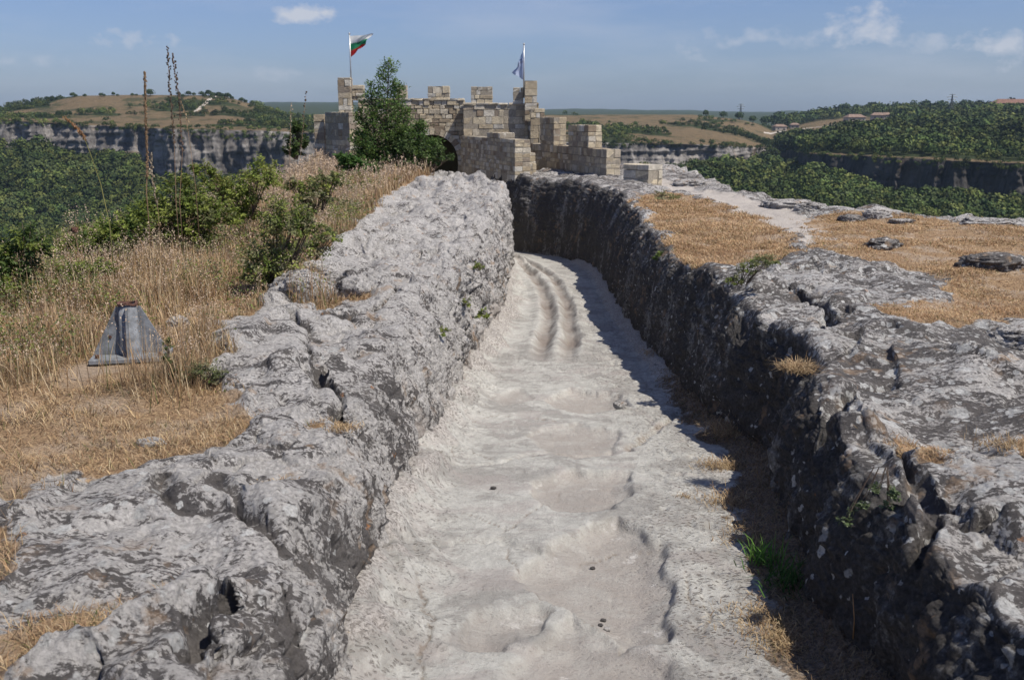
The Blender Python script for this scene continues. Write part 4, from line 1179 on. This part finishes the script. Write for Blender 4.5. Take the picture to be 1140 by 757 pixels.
tm = tallmask(PL[..., 0], PL[..., 1]) * sstep(.28, .42, np.sqrt((PL[..., 0] + 2.72) ** 2 + ((PL[..., 1] - 6.75) * .75) ** 2))
lay('tall_grass', 'tall dry straw and pinkish brown grass on the left bank behind the steel base', LEFT, slL * tm, 120000,
    lambda p: .08 + .34 * (1.3 * fbm(p[:, 0] * 1.3, p[:, 1] * 1.1, oct=3) + .45).clip(0, 1) + .06 * sstep(12, 20, p[:, 1]), lambda p: np.full(len(p), .28), strawcol)
# feathery seed heads on the tall grass
p = sample(LEFT, slL * tm * (perlin(PL[..., 0] * .6, PL[..., 1] * .6 + 3) > -.25), 15000, rg)
hh = (.09 + .36 * (1.3 * fbm(p[:, 0] * 1.3, p[:, 1] * 1.1, oct=3) + .45).clip(0, 1) + .06 * sstep(12, 20, p[:, 1])) * rg.uniform(.7, 1.3, len(p))
V_, C_ = [], []
dist = np.linalg.norm(p - np.array([0, 0, CAMZ]), axis=1)
for k in range(5):
    b = p + np.stack([rg.normal(0, .012, len(p)), rg.normal(0, .012, len(p)), hh * (.78 + .06 * k)], 1)
    a_ = rg.normal(0, 1, (len(p), 3)); a_ /= np.linalg.norm(a_, axis=1)[:, None]; c_ = np.cross(a_, rg.normal(0, 1, (len(p), 3))); c_ /= np.linalg.norm(c_, axis=1)[:, None]
    sz = np.maximum(.0045, dist * .00055)[:, None] * rg.uniform(.6, 1.3, (len(p), 1))
    V_.append(np.stack([b - a_ * sz * 1.6, b + c_ * sz * .8, b + a_ * sz * 1.6, b - c_ * sz * .8], 1).reshape(-1, 3))
    cc = (np.array([(.50, .39, .29)]) * rg.uniform(.7, 1.35, (len(p), 1))); C_.append(np.repeat(cc, 4, 0))
V_ = np.concatenate(V_); o = mesh_np('seed_heads', V_, [np.arange(len(V_)).reshape(-1, 4)], M_GRASS, None, {'col': np.concatenate(C_)}, smooth=False)
tag(o, 'pinkish seed heads of the tall dry grass', 'grass', kind='stuff')
slR = sstep(.25, .65, RIGHT['soil'] + .30 * perlin(PR[..., 0] * 3, PR[..., 1] * 3) + .15 * perlin(PR[..., 0] * 9, PR[..., 1] * 9)) * (.12 + sstep(-.25, .3, fbm(PR[..., 0] * 1.1, PR[..., 1] * .9 + 8, oct=3))) * inview(PR) * (PR[..., 2] > -.6) / np.clip(dr_, 3, 60) ** 1.1
def strawR(p): return strawcol(p) * np.array([1.08, 1.03, 1.02])
lay('grass', 'short flattened orange straw grass on the right plateau', RIGHT, slR, 110000, lambda p: np.full(len(p), .055) + .05 * (fbm(p[:, 0] * 1.2, p[:, 1] * 1.2, oct=2)).clip(0, 1), lambda p: np.full(len(p), .8), strawR)
mound = sdf_poly(PR[..., 0], PR[..., 1], SOIL_R[0]) < .1
lay('tall_grass', 'tufted dry grass on the rim right of the sunken road', RIGHT, slR * mound, 26000, lambda p: .05 + .16 * (fbm(p[:, 0] * 1.5, p[:, 1] * 1.5, oct=2)).clip(0, 1), lambda p: np.full(len(p), .62), strawR)

# ------------------------------------------------------------------ leafy plants
def leaves(p, nrm, size, cols, rng, asp=.5, axis=None):
    n = len(p); nrm = nrm / (np.linalg.norm(nrm, axis=1)[:, None] + 1e-9)
    a = np.cross(nrm, rng.normal(0, 1, (n, 3))) if axis is None else axis
    a /= np.linalg.norm(a, axis=1)[:, None] + 1e-9; b = np.cross(nrm, a)
    s = size[:, None]
    fold = nrm * s * .12
    v = np.stack([p, p + a * s * .5 + b * s * asp * .5 + fold, p + a * s, p + a * s * .5 - b * s * asp * .5 + fold], 1)
    return v.reshape(-1, 3), np.repeat(cols, 4, 0)
def bush(name, label, base, blobs, nleaf, lsize, pal, rng, group=None, cat='shrub', stems=6, dist_scale=1., dry=0.):
    """blobs: list of (dx,dy,dz,rx,ry,rz)"""
    root = empty(name, tuple(base)); tag(root, label, cat, group)
    base = np.array(base, float)
    vol = np.array([b[3] * b[4] * b[5] for b in blobs]) ** .7; cnt = (nleaf * vol / vol.sum()).astype(int)
    V, C = [], []; m = MB()
    for (dx, dy, dz, rx, ry, rz), n in zip(blobs, cnt):
        # twigs radiating, leaves placed along them in sprays
        nt_ = max(8, n // 22)
        dirs = rng.normal(0, 1, (nt_, 3)); dirs[:, 2] = np.abs(dirs[:, 2]) * .9 + .05 * rng.normal(0, 1, nt_); dirs /= np.linalg.norm(dirs, axis=1)[:, None]
        ext_ = rng.uniform(.45, 1.12, nt_) ** .6
        o0 = np.array([dx, dy, dz - rz * .45])
        tip = o0 + dirs * np.array([rx, ry, rz * 1.45]) * ext_[:, None]
        k = n // nt_ + 1
        t = rng.uniform(.35, 1.0, (nt_, k, 1)) ** .7
        q = o0 + (tip - o0)[:, None] * t + rng.normal(0, .05, (nt_, k, 3)) * np.array([rx, ry, rz])
        q = q.reshape(-1, 3)
        nr = np.repeat(dirs, k, 0) * .5 + np.array([0, 0, .7]) + rng.normal(0, .45, (len(q), 3))
        ax = np.repeat(dirs, k, 0) + rng.normal(0, .7, (len(q), 3))
        c = np.array(pal)[rng.integers(0, len(pal), nt_)][:, None] * rng.uniform(.75, 1.25, (nt_, k, 1))
        v, cc = leaves(q, nr, lsize * rng.uniform(.6, 1.3, len(q)), c.reshape(-1, 3), rng, axis=np.cross(nr, np.cross(ax, nr)))
        V.append(v); C.append(cc)
        for j in range(min(nt_, stems * 3)):
            a = base + np.array([dx * .3, dy * .3, 0]); b = base + tip[j] * np.array([1, 1, 1])
            mid = base + (o0 * .5 + tip[j] * .5) + rng.normal(0, .03, 3) * rx
            m.tube([tuple(a), tuple(mid), tuple(b)], [lsize * .10, lsize * .07, lsize * .03], 4)
    m.build('stem', M_BARK, root)
    V = np.concatenate(V)
    mesh_np('foliage', V, [np.arange(len(V)).reshape(-1, 4)], M_LEAF, root, {'col': np.concatenate(C)}, smooth=False)
    return root
DARKG = [(.075, .12, .032), (.10, .15, .04), (.055, .09, .028)]
MIDG = [(.19, .24, .048), (.25, .29, .065), (.135, .185, .038), (.30, .31, .10)]
OLIVE = [(.17, .19, .075), (.23, .24, .11), (.12, .15, .055), (.30, .28, .17)]
rp = np.random.default_rng(41)
def gp(u, v, z=0.):
    x, y = on_z(u, v, z); return (x, y, ground_near(x, y))
B = lambda u, v, Y, ru, rv: None
def place(u, vb, Y):   # point of a bush given its base column and depth, standing on the ground there
    x = ratios(u, vb)[0] * Y; return (x, Y, CAMZ + ratios(u, vb)[1] * Y)
def pxr(Y): return Y / FPX * 1.02
def bush_px(name, label, Y, base_uv, blobs_px, nleaf, lsize, pal, **kw):
    b = place(*base_uv, Y); L = []
    for (u, v, ru, rv) in blobs_px:
        c = at(u, v, Y); L.append((c.x - b[0], 0, c.z - b[2], ru * pxr(Y), (ru * .5 + rv * .5) * pxr(Y), rv * pxr(Y)))
    return bush(name, label, b, L, nleaf, lsize, pal, rp, **kw)
bush_px('shrub', 'dark leafy shrub at the far left edge of the bank', 8.6, (14, 345), [(8, 300, 40, 42), (30, 270, 26, 26), (-30, 290, 40, 50), (20, 330, 30, 25)], 5200, .050, DARKG + MIDG[:1])
bush_px('bramble', 'green bramble patch on the bank edge, the left one below the canyon wood', 11.5, (120, 285), [(118, 262, 34, 26), (110, 288, 44, 18), (90, 275, 26, 20), (145, 250, 26, 24), (60, 285, 24, 16)], 6000, .050, MIDG[:3] + DARKG[:1])
bush_px('bramble', 'wide green bramble thicket with pale flowers at the middle of the bank edge', 12.5, (190, 275), [(180, 232, 40, 30), (215, 225, 36, 28), (165, 255, 30, 22), (240, 240, 30, 24), (200, 205, 22, 16), (205, 262, 44, 22), (150, 275, 30, 18)], 9500, .052, MIDG[:3] + OLIVE[:1])
bush_px('bramble', 'green bramble in tall grass below the left cliff end', 13.5, (275, 240), [(262, 215, 34, 24), (292, 195, 26, 22), (240, 200, 20, 16), (270, 238, 30, 16), (225, 190, 20, 12)], 5200, .050, MIDG)
bush_px('shrub', 'upright green shrub standing in straw grass left of the pale rocks', 9.8, (300, 318), [(318, 245, 36, 34), (300, 285, 34, 34), (345, 250, 18, 22), (290, 305, 22, 22), (305, 320, 22, 14)], 6500, .038, MIDG + OLIVE)
bush_px('shrub', 'loose yellow green shrub in the grass under the low castle wall', 15, (352, 240), [(350, 215, 24, 20), (368, 200, 16, 14), (338, 232, 18, 14), (330, 205, 14, 12)], 2600, .055, MIDG + OLIVE)
bush_px('shrub', 'low olive shrub in the tall grass above the rounded grey rock', 11, (345, 290), [(345, 275, 26, 16), (365, 262, 18, 14), (320, 272, 16, 14)], 2200, .035, OLIVE + MIDG[:2])
bush_px('bramble', 'low green bramble hanging on the bank edge behind the steel base', 9.4, (75, 325), [(75, 305, 34, 16), (105, 298, 26, 14), (50, 315, 22, 14)], 2600, .042, MIDG[:3] + DARKG[:1])
bush_px('shrub', 'narrow dark bush against the low wall at the left end of the castle', 24, (330, 178), [(330, 158, 13, 16), (333, 142, 9, 12), (325, 170, 12, 10)], 1500, .085, DARKG)
bush_px('plant', 'bright green low plants with broad leaves at the foot of the tree', 27.5, (408, 197), [(395, 186, 16, 9), (412, 192, 16, 9), (385, 178, 12, 9)], 900, .16, [(.07, .14, .035), (.09, .17, .04)], cat='plant')
bush_px('plant', 'olive green low plant on the rock beside the steel base', 6.3, (222, 428), [(228, 412, 24, 14), (205, 418, 14, 12), (245, 420, 14, 9)], 1500, .018, OLIVE, cat='plant')
bush_px('plant', 'upright dark green weed in front of the steel base', 6.3, (188, 425), [(187, 400, 6, 14), (186, 382, 5, 9), (192, 412, 8, 10)], 420, .020, DARKG + OLIVE[:1], cat='plant')
bush_px('plant', 'small yellow green plant at the left end of the rim grass', 13.5, (736, 292), [(735, 285, 8, 8)], 300, .035, [(.16, .20, .05), (.11, .16, .04)], cat='plant')
bush_px('plant', 'green cushion plant in the rock crevice right of the rim', 9.4, (822, 318), [(818, 312, 10, 9), (832, 300, 14, 8), (850, 290, 22, 8)], 1500, .026, OLIVE + MIDG[:1], cat='plant')
bush_px('plant', 'dull green tuft among the far rim grass on the right', 21, (737, 222), [(738, 218, 20, 6)], 500, .05, OLIVE, cat='plant')
for k_, (u, v, Y, n) in enumerate(((533, 300, 13.5, 260), (537, 352, 10.8, 300), (520, 340, 11, 160), (494, 372, 9.6, 120))):
    bush_px('moss_plant', ['highest small green plant on the left rock face', 'lower small green plant at the foot of the left rock face', 'thin green plant left of the lower one on the left rock face', 'faint green plant nearest the viewer on the left rock face'][k_], Y, (u, v), [(u, v - 3, 7, 8)], n, .03, MIDG[:2] + OLIVE[:1], cat='plant')
# leafy sprigs on the shaded right wall
bush_px('plant', 'grey green sprig hanging on the shaded rock wall at the right', 4.3, (985, 520), [(985, 545, 18, 14), (960, 566, 16, 9), (940, 580, 12, 5), (992, 562, 10, 10)], 520, .022, [(.14, .18, .09), (.19, .23, .13), (.10, .14, .06)], cat='plant', stems=1)
# dry litter and straw along the shaded foot of the right wall
Xr, Yr_, Zr = ROADG['X'], ROADG['Y'], ROADG['Z']
SROAD = dict(P=np.stack([Xr, Yr_, Zr], -1))
litter = sstep(.30, .85, dirt + .35 * perlin(Xr * 3, Yr_ * 3)) * inview(SROAD['P']) * (Yr_ < 12) * (dr > -.05) / np.clip(Yr_, 3, 20)
lay('dry_litter', 'dry brown grass litter along the shaded foot of the right wall', SROAD, litter, 9000, lambda p: np.full(len(p), .06), lambda p: np.full(len(p), .8), lambda p: strawcol(p) * .62)
# weeds and pale umbels mixed through the tall grass
pw = sample(LEFT, slL * tm * sstep(-.05, .25, fbm(PL[..., 0] * .9 + 5, PL[..., 1] * .7, oct=3)) * (PL[..., 1] < 24), 2600, rg)
V, C = [], []
for k in range(11):
    q = pw + np.stack([rg.normal(0, .05, len(pw)), rg.normal(0, .05, len(pw)), rg.uniform(.03, .34, len(pw))], 1)
    base_c = np.array(OLIVE + MIDG)[rg.integers(0, 8, len(pw))] * rg.uniform(.6, 1.1, (len(pw), 1))
    v, cc = leaves(q, np.array([0, 0, 1.]) + rg.normal(0, .6, (len(pw), 3)), .0022 * np.linalg.norm(q, axis=1) * rg.uniform(.6, 1.5, len(pw)) + .012, base_c, rg)
    V.append(v); C.append(cc)
V = np.concatenate(V); o = mesh_np('weeds', V, [np.arange(len(V)).reshape(-1, 4)], M_LEAF, None, {'col': np.concatenate(C)}, smooth=False)
tag(o, 'dull green weeds mixed through the tall dry grass of the left bank', 'weeds', kind='stuff')
# grass tufts
def tuft(name, label, base, n, h, w, cols, lean=.5, cat='grass tuft', spread=.05, group=None):
    root_p = np.array(base); p = root_p + np.stack([rp.normal(0, spread, n), rp.normal(0, spread, n), np.zeros(n)], 1)
    c = np.array(cols)[rp.integers(0, len(cols), n)] * rp.uniform(.7, 1.2, (n, 1))
    v, q, t, cc = blades(p, h * rp.uniform(.5, 1.2, n), np.clip(rp.normal(lean, .2, n), .05, .95), np.full(n, w), c, rp)
    o = mesh_np(name, v - root_p, [q, t], M_GRASS, None, {'col': cc}, smooth=False); o.location = base
    tag(o, label, cat, group); return o
def fz_at(u, v):
    x, y = on_floor(u, v); i = np.argmin(np.abs(yf - y)); j = np.argmin(np.abs(ROADG['X'][i] - x)); return (x, y, float(ROADG['Z'][i, j]))
x, y, z = fz_at(852, 628); tuft('grass_tuft', 'bright green grass tuft in the shade at the foot of the right wall', (x, y, z), 90, .20, .0035, [(.10, .22, .04), (.14, .28, .05)], .45)
x, y, z = fz_at(880, 655); tuft('grass_tuft', 'dark green spreading grass clump beside the bright tuft in the shade', (x, y, z), 160, .17, .004, [(.05, .12, .025), (.07, .15, .03)], .7, spread=.09)
dry = [(.44, .32, .18), (.55, .42, .26), (.32, .21, .12)]
for lab, u, v, n, h, sp in (('dry straw clump against the right wall where the road floor meets it', 812, 560, 420, .12, .10), ('straw litter strip along the shadow at the near right of the road', 855, 690, 700, .07, .11),
                            ('dry grass litter lowest at the foot of the right wall', 872, 715, 500, .07, .09), ('dry tuft at the middle of the right wall foot', 800, 520, 350, .12, .08),
                            ('dry grass in the gap of the right wall', 815, 490, 500, .20, .12), ('small straw patch on the rough right side of the road', 763, 552, 90, .04, .03),
                            ('faint straw wisps beyond the road basins', 728, 400, 260, .08, .10), ('dry brown grass in the shade near the wall gap', 838, 600, 420, .10, .10)):
    x, y, z = fz_at(u, v); tuft('dry_grass_tuft', lab, (x, y, z), n, h, .0022, dry, .75, spread=sp)
for lab, u, v, n, h, sp, ln in (('hairy dry grass clump hanging over the rim at the wall gap', 888, 418, 500, .16, .05, .8), ('small dry tuft on the slab right of the sprig', 1020, 508, 300, .06, .06, .7),
                                ('dry tuft at the right edge on the near slab', 1122, 490, 350, .07, .07, .6), ('dry tuft in the crack on the near left bank', 383, 480, 300, .05, .05, .7),
                                ('flat straw patch in a hollow of the near left bank', 312, 553, 260, .04, .045, .85)):
    b = gp(u, v); tuft('dry_grass_tuft', lab, b, n, h, .0022, dry, ln, spread=sp)
# bare dry stem by the near wall
def stalk(name, label, pts, r, heads=None, colr=(.36, .24, .15), cat='dry stalk', hn=0, hs=.012, hcol=(.30, .19, .11), group=None, branch=0):
    root = empty(name, tuple(pts[0])); tag(root, label, cat, group)
    m = MB(); n = len(pts); m.tube(pts, [r * (1 - .6 * i / (n - 1)) for i in range(n)], 5, colr)
    P = [Vector(p) for p in pts]
    for i in range(branch):
        t = .45 + .5 * i / branch; k = t * (n - 1); a = P[int(k)].lerp(P[min(int(k) + 1, n - 1)], k % 1)
        d = Vector((random.uniform(-1, 1), random.uniform(-.5, .5), 1.2)).normalized(); L = .12 * (1.2 - t)
        m.tube([tuple(a), tuple(a + d * L)], [r * .4, r * .2], 4, colr)
    m.build('stem', M_GRASS, root, True)
    if heads:
        h = MB(); t0, t1 = heads
        for i in range(hn):
            t = t0 + (t1 - t0) * (i + random.random()) / hn; k = t * (n - 1); a = P[int(k)].lerp(P[min(int(k) + 1, n - 1)], k % 1)
            a = a + Vector((random.gauss(0, hs * .8), random.gauss(0, hs * .8), 0))
            s = hs * random.uniform(.6, 1.3); kf = random.uniform(.55, 1.4); c = tuple(q * kf for q in hcol)
            h.box(tuple(a), (s, s, s * 1.5), random.random() * 3, c, jit=s * .15)
        h.build('seed_head', M_GRASS, root)
def px_stalk(label, Y, uv, *a, **k):
    pts = [at(u, v, Y) for u, v in uv]; g = ground_near(pts[0].x, Y)
    if pts[0].z > g: pts = [Vector((pts[0].x, Y, g - .02))] + pts
    stalk('dry_stalk', label, [tuple(p) for p in pts], *a, **k)
px_stalk('thick rusty brown seed spike standing tallest above the bramble at the left', 10.5, [(163, 215), (164, 175), (162, 130), (161, 80)], .007, (.35, 1.), hn=620, hs=.0075, hcol=(.34, .23, .14))
px_stalk('left one of two thin dark seed stalks right of the rusty spike', 11, [(196, 225), (194, 160), (189, 100), (186, 52)], .0042, (.5, 1.), hn=90, hs=.011, hcol=(.12, .09, .07))
px_stalk('right one of two thin dark seed stalks right of the rusty spike', 11, [(200, 225), (203, 170), (199, 110), (192, 60)], .0042, (.5, 1.), hn=90, hs=.011, hcol=(.14, .10, .08))
px_stalk('yellow green weed stalk leaning left with a drooping brown top', 9.5, [(122, 250), (112, 205), (100, 170), (93, 152), (86, 143), (72, 131)], .006, (.62, 1.), hn=110, hs=.009, colr=(.24, .23, .09), hcol=(.30, .17, .09), branch=4)
px_stalk('pale bent straw stalk right of the two dark seed stalks', 11.5, [(218, 210), (212, 165), (207, 130), (201, 112)], .0035, (.7, 1.), hn=20, hs=.01, hcol=(.42, .32, .2))
px_stalk('thin dark dry stalk leaning right in front of the castle left end', 12, [(330, 215), (334, 180), (338, 135), (341, 102)], .003, (.6, 1.), hn=22, hs=.012, hcol=(.12, .09, .07))
px_stalk('short pale dry stalk beside the dark bush', 12, [(322, 200), (323, 160), (324, 115)], .003, (.6, 1.), hn=22, hs=.010, hcol=(.40, .33, .25))
px_stalk('grey seed stalk between the bramble and the brown spike', 10.2, [(176, 235), (170, 200), (168, 170)], .003, (.4, 1.), hn=40, hs=.012, hcol=(.36, .30, .22))
px_stalk('umbel topped brown weed on the bank edge', 9.6, [(88, 285), (84, 262), (82, 254)], .004, (.85, 1.), hn=160, hs=.012, hcol=(.22, .12, .09))
a = Vector(fz_at(948, 735)); stalk('dry_stalk', 'single bare tan stem leaning against the near right wall', [tuple(a), tuple(a + Vector((-.01, -.02, .12))), tuple(a + Vector((-.035, -.04, .26)))], .004, colr=(.40, .24, .12))

# ------------------------------------------------------------------ tree beside the castle
tb = Vector((ratios(432, 195)[0] * 30.5, 30.5, 0)); tb.z = ground_near(tb.x, tb.y) - .05
root = empty('tree', tuple(tb)); tag(root, 'dark green pyramid shaped young tree standing in front of the castle gate', 'tree')
m = MB(); V, C = [], []
def leader(u0, u1, vt, vb, wmax, nb, seed):
    rr = np.random.default_rng(seed); top = at(u1, vt, 30.5); bot = at(u0, vb, 30.5)
    m.tube([tuple(tb), tuple(bot), tuple(bot.lerp(top, .5)), tuple(top)], [.06, .05, .03, .008], 7)
    for i in range(nb):
        t = (i + rr.random()) / nb; o = bot.lerp(top, t)
        L = wmax * (1 - t) ** .75 * rr.uniform(.55, 1.1) + .06
        th = rr.uniform(0, 2 * math.pi); d = Vector((math.cos(th), math.sin(th), .30 + .5 * t)).normalized()
        e = o + d * L; m.tube([tuple(o), tuple(o.lerp(e, .5) + Vector((0, 0, .03 * L))), tuple(e + Vector((0, 0, .05 * L)))], [.014 * (1 - t) + .004, .008, .003], 4)
        n = int(26 * L / .5) + 8
        s = rr.uniform(.2, 1.05, n) ** .8
        q = np.array(o) + np.array(e - o) * s[:, None] + rr.normal(0, 1, (n, 3)) * (.055 + .05 * L) * np.array([1, 1, .75])
        ax = np.tile(np.array(d), (n, 1)) + rr.normal(0, .7, (n, 3)); nr = np.array([0, 0, 1.]) + rr.normal(0, .5, (n, 3))
        c = np.array(DARKG + [(.055, .10, .03)])[rr.integers(0, 4)] * rr.uniform(.7, 1.3, (n, 1))
        v, cc = leaves(q, nr, rr.uniform(.07, .14, n), c, rr, asp=.45, axis=ax); V.append(v); C.append(cc)
leader(428, 433, 68, 194, 1.10, 100, 1); leader(420, 412, 93, 190, .8, 62, 2); leader(418, 400, 122, 192, .75, 60, 3); leader(440, 452, 122, 190, .7, 55, 4)
leader(450, 470, 138, 196, .85, 100, 5); leader(455, 488, 158, 196, .65, 80, 6); leader(415, 398, 150, 196, .7, 70, 7); leader(440, 445, 95, 190, .6, 70, 8)
m.build('trunk', M_BARK, root)
V = np.concatenate(V) - np.array(tb); mesh_np('crown', V, [np.arange(len(V)).reshape(-1, 4)], M_LEAF, root, {'col': np.concatenate(C) * 1.7}, smooth=False)
bush_px('shrub', 'lighter green bush spreading right of the dark tree before the gate arch', 30, (468, 196), [(470, 172, 26, 20), (450, 160, 18, 20), (492, 176, 13, 13), (440, 182, 18, 14)], 2600, .10, [(.075, .12, .035), (.10, .15, .05), (.06, .10, .03)])
# ------------------------------------------------------------------ steel lamp base in the dry grass
M_GALV = simple('weathered_galvanised_steel', (.175, .185, .20), .8, .12, .38, 16, metal=0., bumpd=.002)
M_RUST = simple('rust', (.12, .065, .05), .9, .1, .4, 40, bumpd=.002)
bx_, by_ = on_z(144, 405, .04); S = by_ / FPX * 1.02      # metres per pixel there
base = Vector((bx_, by_ + .06, ground_near(bx_, by_)))
root = empty('steel_post_base', tuple(base), 0); tag(root, 'grey steel post stump with triangular gusset plates and rusty open top in the grass', 'post base')
W = 88 * S / 2 * .92; Hh = 66 * S; r = .066
rot = math.radians(12)
def R(p): c, s = math.cos(rot), math.sin(rot); return (base.x + p[0] * c - p[1] * s, base.y + p[0] * s + p[1] * c, base.z + p[2])
m = MB(); m.box(R((0, 0, .03)), (2.06 * W, 2 * W * .66, .035), rot, bev=.006); m.build('base_plate', M_GALV, root)
m = MB(); n = 20; rings = []
for z, rr in ((.03, r * 1.25), (Hh * .97, r * .92)):
    rings.append([R((math.cos(2 * math.pi * i / n) * rr, math.sin(2 * math.pi * i / n) * rr, z)) for i in range(n)])
for z, rr in ((Hh * .97, r * .80), (.06, r * .8)):
    rings.append([R((math.cos(2 * math.pi * i / n) * rr, math.sin(2 * math.pi * i / n) * rr, z)) for i in range(n)])
v = [p for q in rings for p in q]
m.add(v, [np.array([(k * n + i, k * n + (i + 1) % n, (k + 1) * n + (i + 1) % n, (k + 1) * n + i) for k in range(3) for i in range(n)]), np.array([(3 * n, 3 * n + i, 3 * n + i + 1) for i in range(1, n - 1)])])
m.build('tube', M_GALV, root, True)
m = MB()
for i in range(n):
    a0, a1 = 2 * math.pi * i / n, 2 * math.pi * (i + 1) / n
    q = [(math.cos(a) * k * r, math.sin(a) * k * r, Hh * z + .006 * math.sin(a * 3)) for a in (a0, a1) for k, z in ((.79, .965), (1.05, .965), (1.05, 1.0), (.79, 1.0))]
    m.add([R(p) for p in q], [np.array([(0, 1, 5, 4), (1, 2, 6, 5), (2, 3, 7, 6), (3, 0, 4, 7)])])
m.build('rim', M_RUST, root)
for ang, ww in ((0, W * .98), (180, W * .98), (90, W * .58), (270, W * .58)):
    a = math.radians(ang); c, s = math.cos(a), math.sin(a); th = .007
    prof = [(r * .6, .035), (ww, .035), (ww, .035 + Hh * .07), (r * 1.25, Hh * .93), (r * .6, Hh * .93)]
    v = []
    for sg in (-1, 1): v += [R((c * x - s * sg * th, s * x + c * sg * th, z)) for x, z in prof]
    m = MB(); m.add(v, [np.array([(i, (i + 1) % 5, 5 + (i + 1) % 5, 5 + i) for i in range(5)]), np.array([(0, 3, 4), (0, 2, 3), (0, 1, 2), (5, 9, 8), (5, 8, 7), (5, 7, 6)])]); m.build('gusset', M_GALV, root)
for sx, sy in ((-1, -1), (1, -1), (-1, 1), (1, 1)):
    m = MB(); p = R((sx * W * .82, sy * W * .46, .05)); m.tube([p, (p[0], p[1], p[2] + .022)], .017, 6); m.build('bolt', M_RUST, root)
m = MB(); p0 = R((-W * .52, -th * 1.4, Hh * .42)); m.tube([p0, (p0[0] - .0005, p0[1] - .003, p0[2])], .012, 10); m.build('bolt_hole', M_RUST, root)
# concrete pad behind it
# ------------------------------------------------------------------ loose rocks
def boulder(name, label, c, r, seed, mat=M_ROCK, sub=5, group=None, dark=.4, lich=.6, sharp=.28, cat='rock'):
    import bmesh
    bm = bmesh.new(); bmesh.ops.create_icosphere(bm, subdivisions=sub, radius=1); 
    P = np.array([v.co[:] for v in bm.verts]); F = np.array([[v.index for v in f.verts] for f in bm.faces]); bm.free()
    q = P + seed * 3.7
    P = P * (1 + sharp * fbm(q[:, 0] * .9, q[:, 1] * .9, q[:, 2] * .9, oct=2) + .16 * billow(q[:, 0] * 1.7, q[:, 1] * 1.7, q[:, 2] * 2.4, oct=4))[:, None]
    P[:, 2] = np.sign(P[:, 2]) * np.abs(P[:, 2]) ** .85
    P = P * np.array(r)
    n = len(P)
    o = mesh_np(name, P, [F], mat, None, dict(wall=np.zeros(n), dark=np.full(n, dark), soil=np.zeros(n), track=np.zeros(n), floor=np.zeros(n), lich=np.full(n, lich)))
    o.location = c; tag(o, label, cat, group); return o
def bpx(label, u, v, wpx, hpx, seed, depth=.7, sink=.35, z=0., **kw):
    x, y = on_z(u, v, z); s = y / FPX * 1.02; g = ground_near(x, y)
    boulder('rock', label, (x, y + wpx * s * .5 * depth * .5, g + hpx * s * (.5 - sink)), (wpx * s / 2, wpx * s * .5 * depth, hpx * s * .62), seed, **kw)
bpx('low grey rock in the straw of the right plateau, the smaller one', 984, 277, 42, 14, 1, dark=.7)
bpx('larger dark shadowed rock in the straw near the right edge', 1112, 302, 74, 20, 2, dark=.9, lich=.4)
bpx('pale smooth rock at the right edge above the near slab', 1135, 374, 64, 22, 3, dark=.35)
bpx('pale rock left of the track where the plateau drops away', 880, 232, 60, 13, 4, dark=.2, lich=.2)
bpx('small brown topped rock beside the pale track', 905, 236, 34, 11, 11, dark=.5, lich=.2)
bpx('pale flat topped block on the edge of the right plateau', 978, 242, 32, 13, 5, dark=.1, lich=.1, sharp=.12)
bpx('dark rock just left of the pale flat topped block', 950, 243, 28, 10, 6, dark=.8, lich=.2)
bpx('small rock right of the pale flat topped block', 1006, 245, 28, 6, 7, dark=.5)
bpx('flat pale stone at the far right edge of the plateau', 1108, 251, 66, 9, 8, dark=.3)
bpx('long flat stone slab near the lone masonry block', 772, 206, 44, 9, 9, dark=.4, lich=.1, sharp=.1)
bpx('pale stone in the grass right of the steel base', 197, 362, 24, 14, 10, dark=.05, lich=.1)
bpx('white stone half hidden in the grass at the far left', 20, 326, 20, 14, 12, dark=.0, lich=.1)
bpx('rounded grey rock at the end of the straw on the left bank', 330, 335, 66, 44, 13, dark=.25, lich=.5, sink=.4)
bpx('rounded pale boulder on the left bank right of the rounded grey rock', 398, 330, 62, 40, 14, dark=.2, lich=.4, sink=.42)
bpx('flat light stone lying on the straw above the near left bank', 165, 492, 32, 9, 15, dark=.1, lich=.1, sharp=.1)
x, y, z = fz_at(690, 455); boulder('rock', 'small grey stone lying in the road beyond the basins', (x, y, z + .03), (.07, .05, .045), 16, sub=4)
# dark pebbles and a bottle-cap sized bit of litter on the road
for lab, u, v, s in (('dark pebble beside the left basin rim', 549, 544, .022), ('brown pebble in the big road basin', 672, 675, .016), ('black pebble in the big road basin', 669, 683, .014), ('pale pebble in the big road basin', 676, 686, .018), ('brown pebble on the rim of the small basin', 660, 618, .016)):
    x, y, z = fz_at(u, v); boulder('pebble', lab, (x, y, z + s * .4), (s, s * .8, s * .6), 20 + s * 100 + u * .01, M_ROCK, 3, None, 1.2 if 'pale' not in lab else 0., .1, cat='pebble')

# ------------------------------------------------------------------ haze
M_HAZE = bpy.data.materials.new('haze_air'); M_HAZE.use_nodes = True
hn_ = M_HAZE.node_tree.nodes; hn_.clear()
ho = hn_.new('ShaderNodeOutputMaterial'); hv = hn_.new('ShaderNodeVolumePrincipled')
hv.inputs['Density'].default_value = 9e-5; hv.inputs['Color'].default_value = (.58, .78, 1.0, 1); hv.inputs['Anisotropy'].default_value = .2
M_HAZE.node_tree.links.new(hv.outputs[0], ho.inputs['Volume'])
hb = MB(); hb.box((0, 0, 20.), (13200, 13200, 210)); o = hb.build('haze', M_HAZE, None, colattr=False)
tag(o, 'thin blue summer haze', 'haze', kind='stuff')
